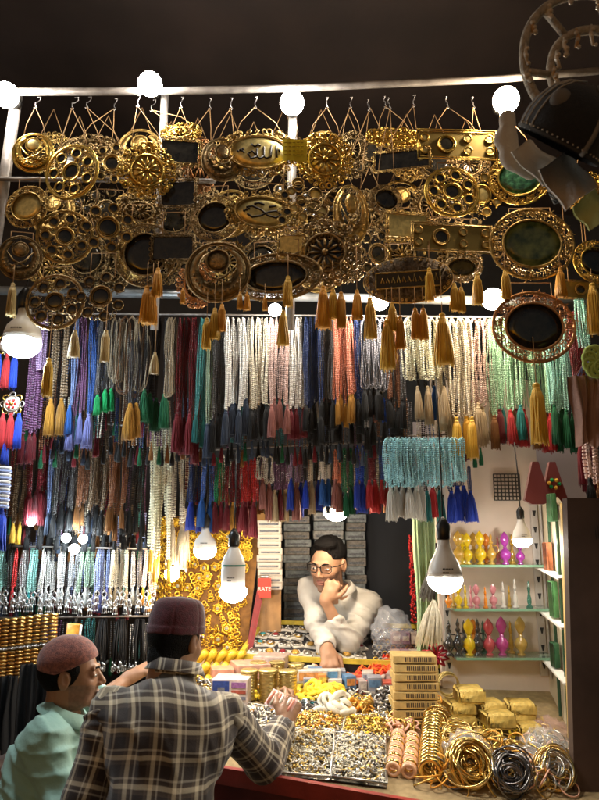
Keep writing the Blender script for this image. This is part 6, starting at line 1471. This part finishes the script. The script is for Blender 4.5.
V, F = shirt_net(mtorso, [nkm, mL, mR, hipM, hipM-Vector((0, 0, .08))], .007, .17); mb = MB(); mb.add(V, F, PL); sh = child(mb, 'shirt', man)
set_uv(sh, lambda c: np.stack([c[:, 0]-ch.x+.25*(c[:, 1]-2.0)+.01*np.sin(c[:, 2]*14), c[:, 2]+.06*(c[:, 0]-ch.x)**2*4+.008*np.sin(c[:, 0]*20)], 1))
def sleeve(pts, rs, seed, inner, parent):
    def fn(p):
        D = d_chain(p, [tuple(q) for q in pts], rs, .03)+creases(p, .010, np.array(pts[1])-np.array(pts[0]), 62, seed); a, b = inner; return smax(D, -d_cap(p, tuple(a), tuple(b), .034, .034), .004)
    V, F = shirt_net(fn, pts, .0065, .1); mb = MB(); mb.add(V, F, PL); o = mb.build('sleeve'); o.parent = parent
    def uv(c):
        best = None; acc = 0
        for i in range(len(pts)-1):
            a, b = A3(pts[i]), A3(pts[i+1]); ba = b-a; L = np.linalg.norm(ba); t = np.clip(((c-a)@ba)/(L*L), 0, 1); q = c-a-t[:, None]*ba; d = np.linalg.norm(q, axis=1)
            u0 = np.cross(ba/L, (0, 1, .2)); u0 /= np.linalg.norm(u0); v0 = np.cross(ba/L, u0); ang = np.arctan2(q@v0, q@u0); U = np.stack([ang*rs[i]*.95, acc+t*L+.03], 1)
            if best is None: best, bd = U, d
            else: m = d < bd; best = np.where(m[:, None], U, best); bd = np.minimum(d, bd)
            acc += L
        return best
    set_uv(o, uv); return o
aw = wmR-emR; sleeve([mR, emR, emR+aw*.80], [.070, .060, .050], 31, (emR+aw*.55, wmR+aw*.5), sh)
aw = wmL-emL; sleeve([mL, emL, emL+aw*.80], [.069, .060, .050], 32, (emL+aw*.55, wmL+aw*.5), sh)
co_ = collar(man, nkm+Vector((0, .0, .002)), Rz(radians(152+0))@Rx(radians(14)), None, .064, .088, .046, PL, .4); set_uv(co_, lambda c: np.stack([c[:, 0]*1.3, c[:, 2]*1.2], 1))
legs(hipM, 1.95, MATS['dark trousers'], man, .1)
# card of hair clips in his hand
hp = P(281, 702, 2.50); t = thing('clip_card', hp, 'card of pink and white hair clips held in the plaid shirt man\'s hand', 'card', rz=-.3); mb = MB(); s = S(700, 2.5)
Mx = Rx(-.7)@Ry(.35); box(mb, (0, 0, 0), (30*s, .003, 18*s), mat('glossy pink card', (.75, .50, .45), .35), Mx); mb.build('card', t, smooth=False)
for i in range(7):
    mb = MB(); tube(mb, [((-12+i*4)*s, -.005, -7*s), ((-12+i*4)*s, -.006, 7*s)], 1.3*s, chip['wh'] if i % 2 else mat('salmon clip', (.80, .30, .22), .35), 6, Mx); mb.build('hair_clip', t)
# bright packets held between the boy and the man
t = thing('snack_packet', P(92, 716, 2.42), 'red and yellow packet held in front of the boy\'s chest', 'packet'); mb = MB(); s = S(716, 2.42); box(mb, (0, 0, 0), (22*s, .012, 15*s), mat('red yellow foil print', (.70, .06, .04), .35, nscale=22, col2=(.85, .65, .10)), Ry(.3), bev=.003); mb.build('wrapper', t)
mb = MB(); box(mb, (-2*s, -.008, 1*s), (9*s, .002, 5*s), wpad, Ry(.3)); mb.build('printed_patch', t, smooth=False)
# ================================================================ HOOP AND CLOTHS, UPPER RIGHT, NEAR THE CAMERA
YH = 1.55; hm = mat('cream wrapped cane', (.46, .40, .32), .75, nscale=70, namt=.4, bump=.6, bscale=180); s = S(60, YH)
hc = P(603, 68, YH); t = thing('cane_hoop', hc, 'pair of cream wrapped cane hoops hung with shells and clips, upper right corner', 'hoop', rz=.15)
mb = MB(); torus(mb, 84*s, 4.6*s, hm, None, 60, 8); mb.build('outer_hoop', t); mb = MB(); torus(mb, 54*s, 4.6*s, hm, T(0*s, .01, -8*s), 48, 8); mb.build('inner_hoop', t)
for k, a in enumerate((2.35, 3.3, 1.5, .6, 4.6)): mb = MB(); tube(mb, [(83*s*cos(a), 0, 83*s*sin(a)), (54*s*cos(a-.1), .01, -8*s+54*s*sin(a-.1))], 4*s, hm, 6); mb.build('spoke', t)
shl = mat('cream shell', (.62, .52, .40), .4, nscale=60, namt=.3)
for i in range(26):
    a = 1.6+i*.17; rr = (54 if i % 2 else 84)*s; x, z = rr*cos(a), rr*sin(a)-(8*s if i % 2 else 0); mb = MB(); ln = random.uniform(10, 24)*s
    tube(mb, [(x, -.01, z), (x+random.uniform(-3, 3)*s, -.012, z-ln*.5), (x+random.uniform(-3, 3)*s, -.012, z-ln)], [1*s, 2.2*s, 1.6*s], shl if i % 3 else G['cord'], 5)
    for q in range(3): ball(mb, (x+random.uniform(-2, 2)*s, -.014, z-ln*(.3+.35*q)), random.uniform(2, 3.2)*s, shl, 0)
    mb.build('shell_string', t)
# striped knitted cap
c = P(572, 122, 1.40); s = S(118, 1.40); t = thing('knitted_hat', c, 'black knitted hat with a pale band hanging tilted below the cane hoop', 'hat'); t.rotation_euler = (.62, radians(27), .1)
blk_k = knit('black knitted wool', (.016, .015, .016), (.010, .010, .011)); grey_k = mat('grey white knit', (.42, .40, .37), .85, bump=.4, bscale=200)
prof = [(44, -26), (46, -18), (46, -6), (43, 8), (36, 21), (24, 31), (10, 36), (.5, 37)]
def band(z0, z1, m, name, off=0, parent=None):
    mb = MB(); zs = np.linspace(z0, z1, 7); rs = np.interp(zs, [p_[1] for p_ in prof], [p_[0] for p_ in prof]); lathe(mb, [((r+off)*s, z*s) for r, z in zip(rs, zs)], m, 40, closed=False); return mb.build(name, parent or t)
cr = band(-26, 37, blk_k, 'crown'); band(-25, -22.5, mat('dark ridge knit', (.05, .045, .04), .8), 'brim_edge', 1.2)
for a0_, w_ in ((-1.15, 2.6), (-2.5, .8), (-2.7, .8), (-2.9, .8)): mb = MB(); tube(mb, [(r*s*cos(a0_), r*s*sin(a0_), z*s) for r, z in prof[:-1]], w_*s, mat('faded grey band', (.20, .18, .16), .8) if w_ > 1 else grey_k, 8); mb.build('pale_band', t)
mb = MB(); ball(mb, (-24*s, -29*s, 9*s), (10*s, 8*s, 11*s), mat('dark grey felt', (.16, .15, .14), .9), 2); mb.build('felt_patch', t)
mb = MB()
for q in range(22): a = -pi/2+(q-11)*.12; ball(mb, (46*s*cos(a), 46*s*sin(a), -21*s), 1.0*s, shl, 0)
mb.build('studs', t)
# white socks / cloths
def quad_cloth(name, q, Y, m, label, cat):
    Q = [P(x, y, Y+.03*(i % 2)) for i, (x, y) in enumerate(q)]; ce = (Q[0]+Q[1]+Q[2]+Q[3])/4; V = []; n = 24
    for i in range(n+1):
        for j in range(n+1):
            u, v = i/n, j/n; c = bil(Q, u, v)-ce; c.y += .010*sin(u*7+2*v)+.008*sin(v*6)+.02*(u-.5)**2; c *= 1-.05*abs(sin(u*3.1))*abs(sin(v*3.1)); V.append(tuple(c))
    k = len(V); V2 = [(a, b+.008, z) for a, b, z in V]; F = []
    for i in range(n):
        for j in range(n): f = (i*(n+1)+j, (i+1)*(n+1)+j, (i+1)*(n+1)+j+1, i*(n+1)+j+1); F += [f, tuple(a+k for a in f[::-1])]
    ed = [i*(n+1) for i in range(n+1)]+[n*(n+1)+j for j in range(1, n+1)]+[i*(n+1)+n for i in range(n-1, -1, -1)]+[j for j in range(n-1, 0, -1)]
    for a, b in zip(ed, ed[1:]+ed[:1]): F.append((a, b, b+k, a+k))
    mb = MB(); mb.add(V+V2, F, m); return tag(mb.build(name, loc=ce), label, cat)
sock = mat('off white fleece', (.50, .45, .38), .9, sheen=.6, nscale=18, namt=.15, bump=.3, bscale=90)
def blob(name, chain, rs, flat, m, label, cat, seed, Y):
    pts = [P(x, y, Y) for x, y in chain]; s_ = S(chain[0][1], Y); R_ = [r*s_ for r in rs]
    def fn(p):
        q = p.copy(); q[:, 1] = Y+(q[:, 1]-Y)/flat; return d_chain(q, [(v.x, Y, v.z) for v in pts], R_, .02)*.7+folds(p, .004, 1.2, seed)
    c0_ = sum(pts, Vector())/len(pts); V, F = shirt_net(fn, pts, .006, .08); mb = MB(); mb.add(V-np.array(c0_), F, m); return tag(mb.build(name, loc=c0_), label, cat)
blob('white_sock', [(508, 119), (506, 140), (512, 160), (530, 172)], [7.5, 9.5, 9, 8], .6, sock, 'off white fleece sock hanging with its toe up beside the right bulb', 'sock', 2, 1.70)
quad_cloth('white_cloth', [(512, 150), (534, 138), (572, 166), (546, 184)], 1.60, sock, 'off white fleece cloth tucked under the black hat', 'cloth')
quad_cloth('white_cloth', [(540, 168), (574, 148), (599, 184), (568, 208)], 1.5, mat('pale grey fleece', (.52, .47, .42), .9, sheen=.6, bump=.3, bscale=90), 'pale grey fleece cloth hanging lowest below the black hat', 'cloth')
quad_cloth('yellow_cloth', [(574, 206), (597, 184), (622, 214), (592, 228)], 1.56, mat('pale yellow green cloth', (.42, .44, .16), .85, bump=.3, bscale=90), 'pale yellow green cloth at the right edge under the fleece cloths', 'cloth')
t = thing('striped_scarf', P(545, 168, 1.72), 'small black and white striped scarf end hanging in front of the green enamel plate', 'scarf'); t.rotation_euler = (0, -.35, 0); s = S(180, 1.72)
for i in range(9): mb = MB(); box(mb, (0, 0, -i*4.6*s), (15*s, .012, 4.7*s), grey_k if i % 2 else blk_k, bev=.003); mb.build('stripe', t)
# right edge pouch and bits
pm = mat('rosy brown cloth', (.34, .20, .16), .85, nscale=12, namt=.25, bump=.3, bscale=90)
drape('cloth_pouch', 568, 604, 376, 446, 2.15, pm, 'rosy brown cloth pouch hanging at the right edge', 'pouch', .02, 5, flare=-.3)
mb = MB()
for i in range(9): torus(mb, .022, .006, mat('lime crochet', (.42, .58, .16), .8), T(.018*cos(i*.7), -.004*i*.3, .03*sin(i*.7)), 14, 5)
tag(mb.build('crochet_flower', loc=P(595, 362, 2.12)), 'lime green crochet flower above the rosy brown pouch', 'flower')
mb = MB()
for i in range(16): tube(mb, [(0, 0, 0), (random.uniform(-.03, .01), random.uniform(-.01, .01), -.04), (random.uniform(-.07, 0), random.uniform(-.02, .02), random.uniform(-.09, -.12))], .0028, (TC['rose'], TC['lilac'], TC['red'])[i % 3], 4)
tag(mb.build('ribbon_fringe', loc=P(588, 358, 2.18)), 'pink and lilac ribbon fringe beside the rosy brown pouch', 'fringe')
for k, (x, lab) in enumerate(((536, 'dark red triangular pouch above the small pear shaped bulb'), (553, 'dark red triangular pouch with a green motif near the right board'))):
    s = S(485, 2.7); mb = MB(); prism(mb, [(-3*s, 22*s), (3*s, 22*s), (13*s, -16*s), (6*s, -20*s), (-6*s, -20*s), (-13*s, -16*s)], -.012, .012, mat('dark red velvet', (.16, .02, .02), .8, sheen=.4)); o = mb.build('velvet_pouch', loc=P(x, 484, 2.68+.03*k), smooth=False); tag(o, lab, 'pouch')
    if k:
        mb = MB()
        for q in range(6): ball(mb, (5*s*cos(q), -.014, 4*s*sin(q)), 2.2*s, (TC['green'], TC['gold'])[q % 2], 0)
        mb.build('green_motif', o)
mb = MB(); o = tassel_mb(TC['black'], 5, 30, .14).build('tassel'); o.location = P(590, 478, 2.3); o.scale = (.14, .14, .2); tag(o, 'black and brown tassel hanging at the right edge over the brown board', 'tassel')
print('BEAD STRINGS', NS)
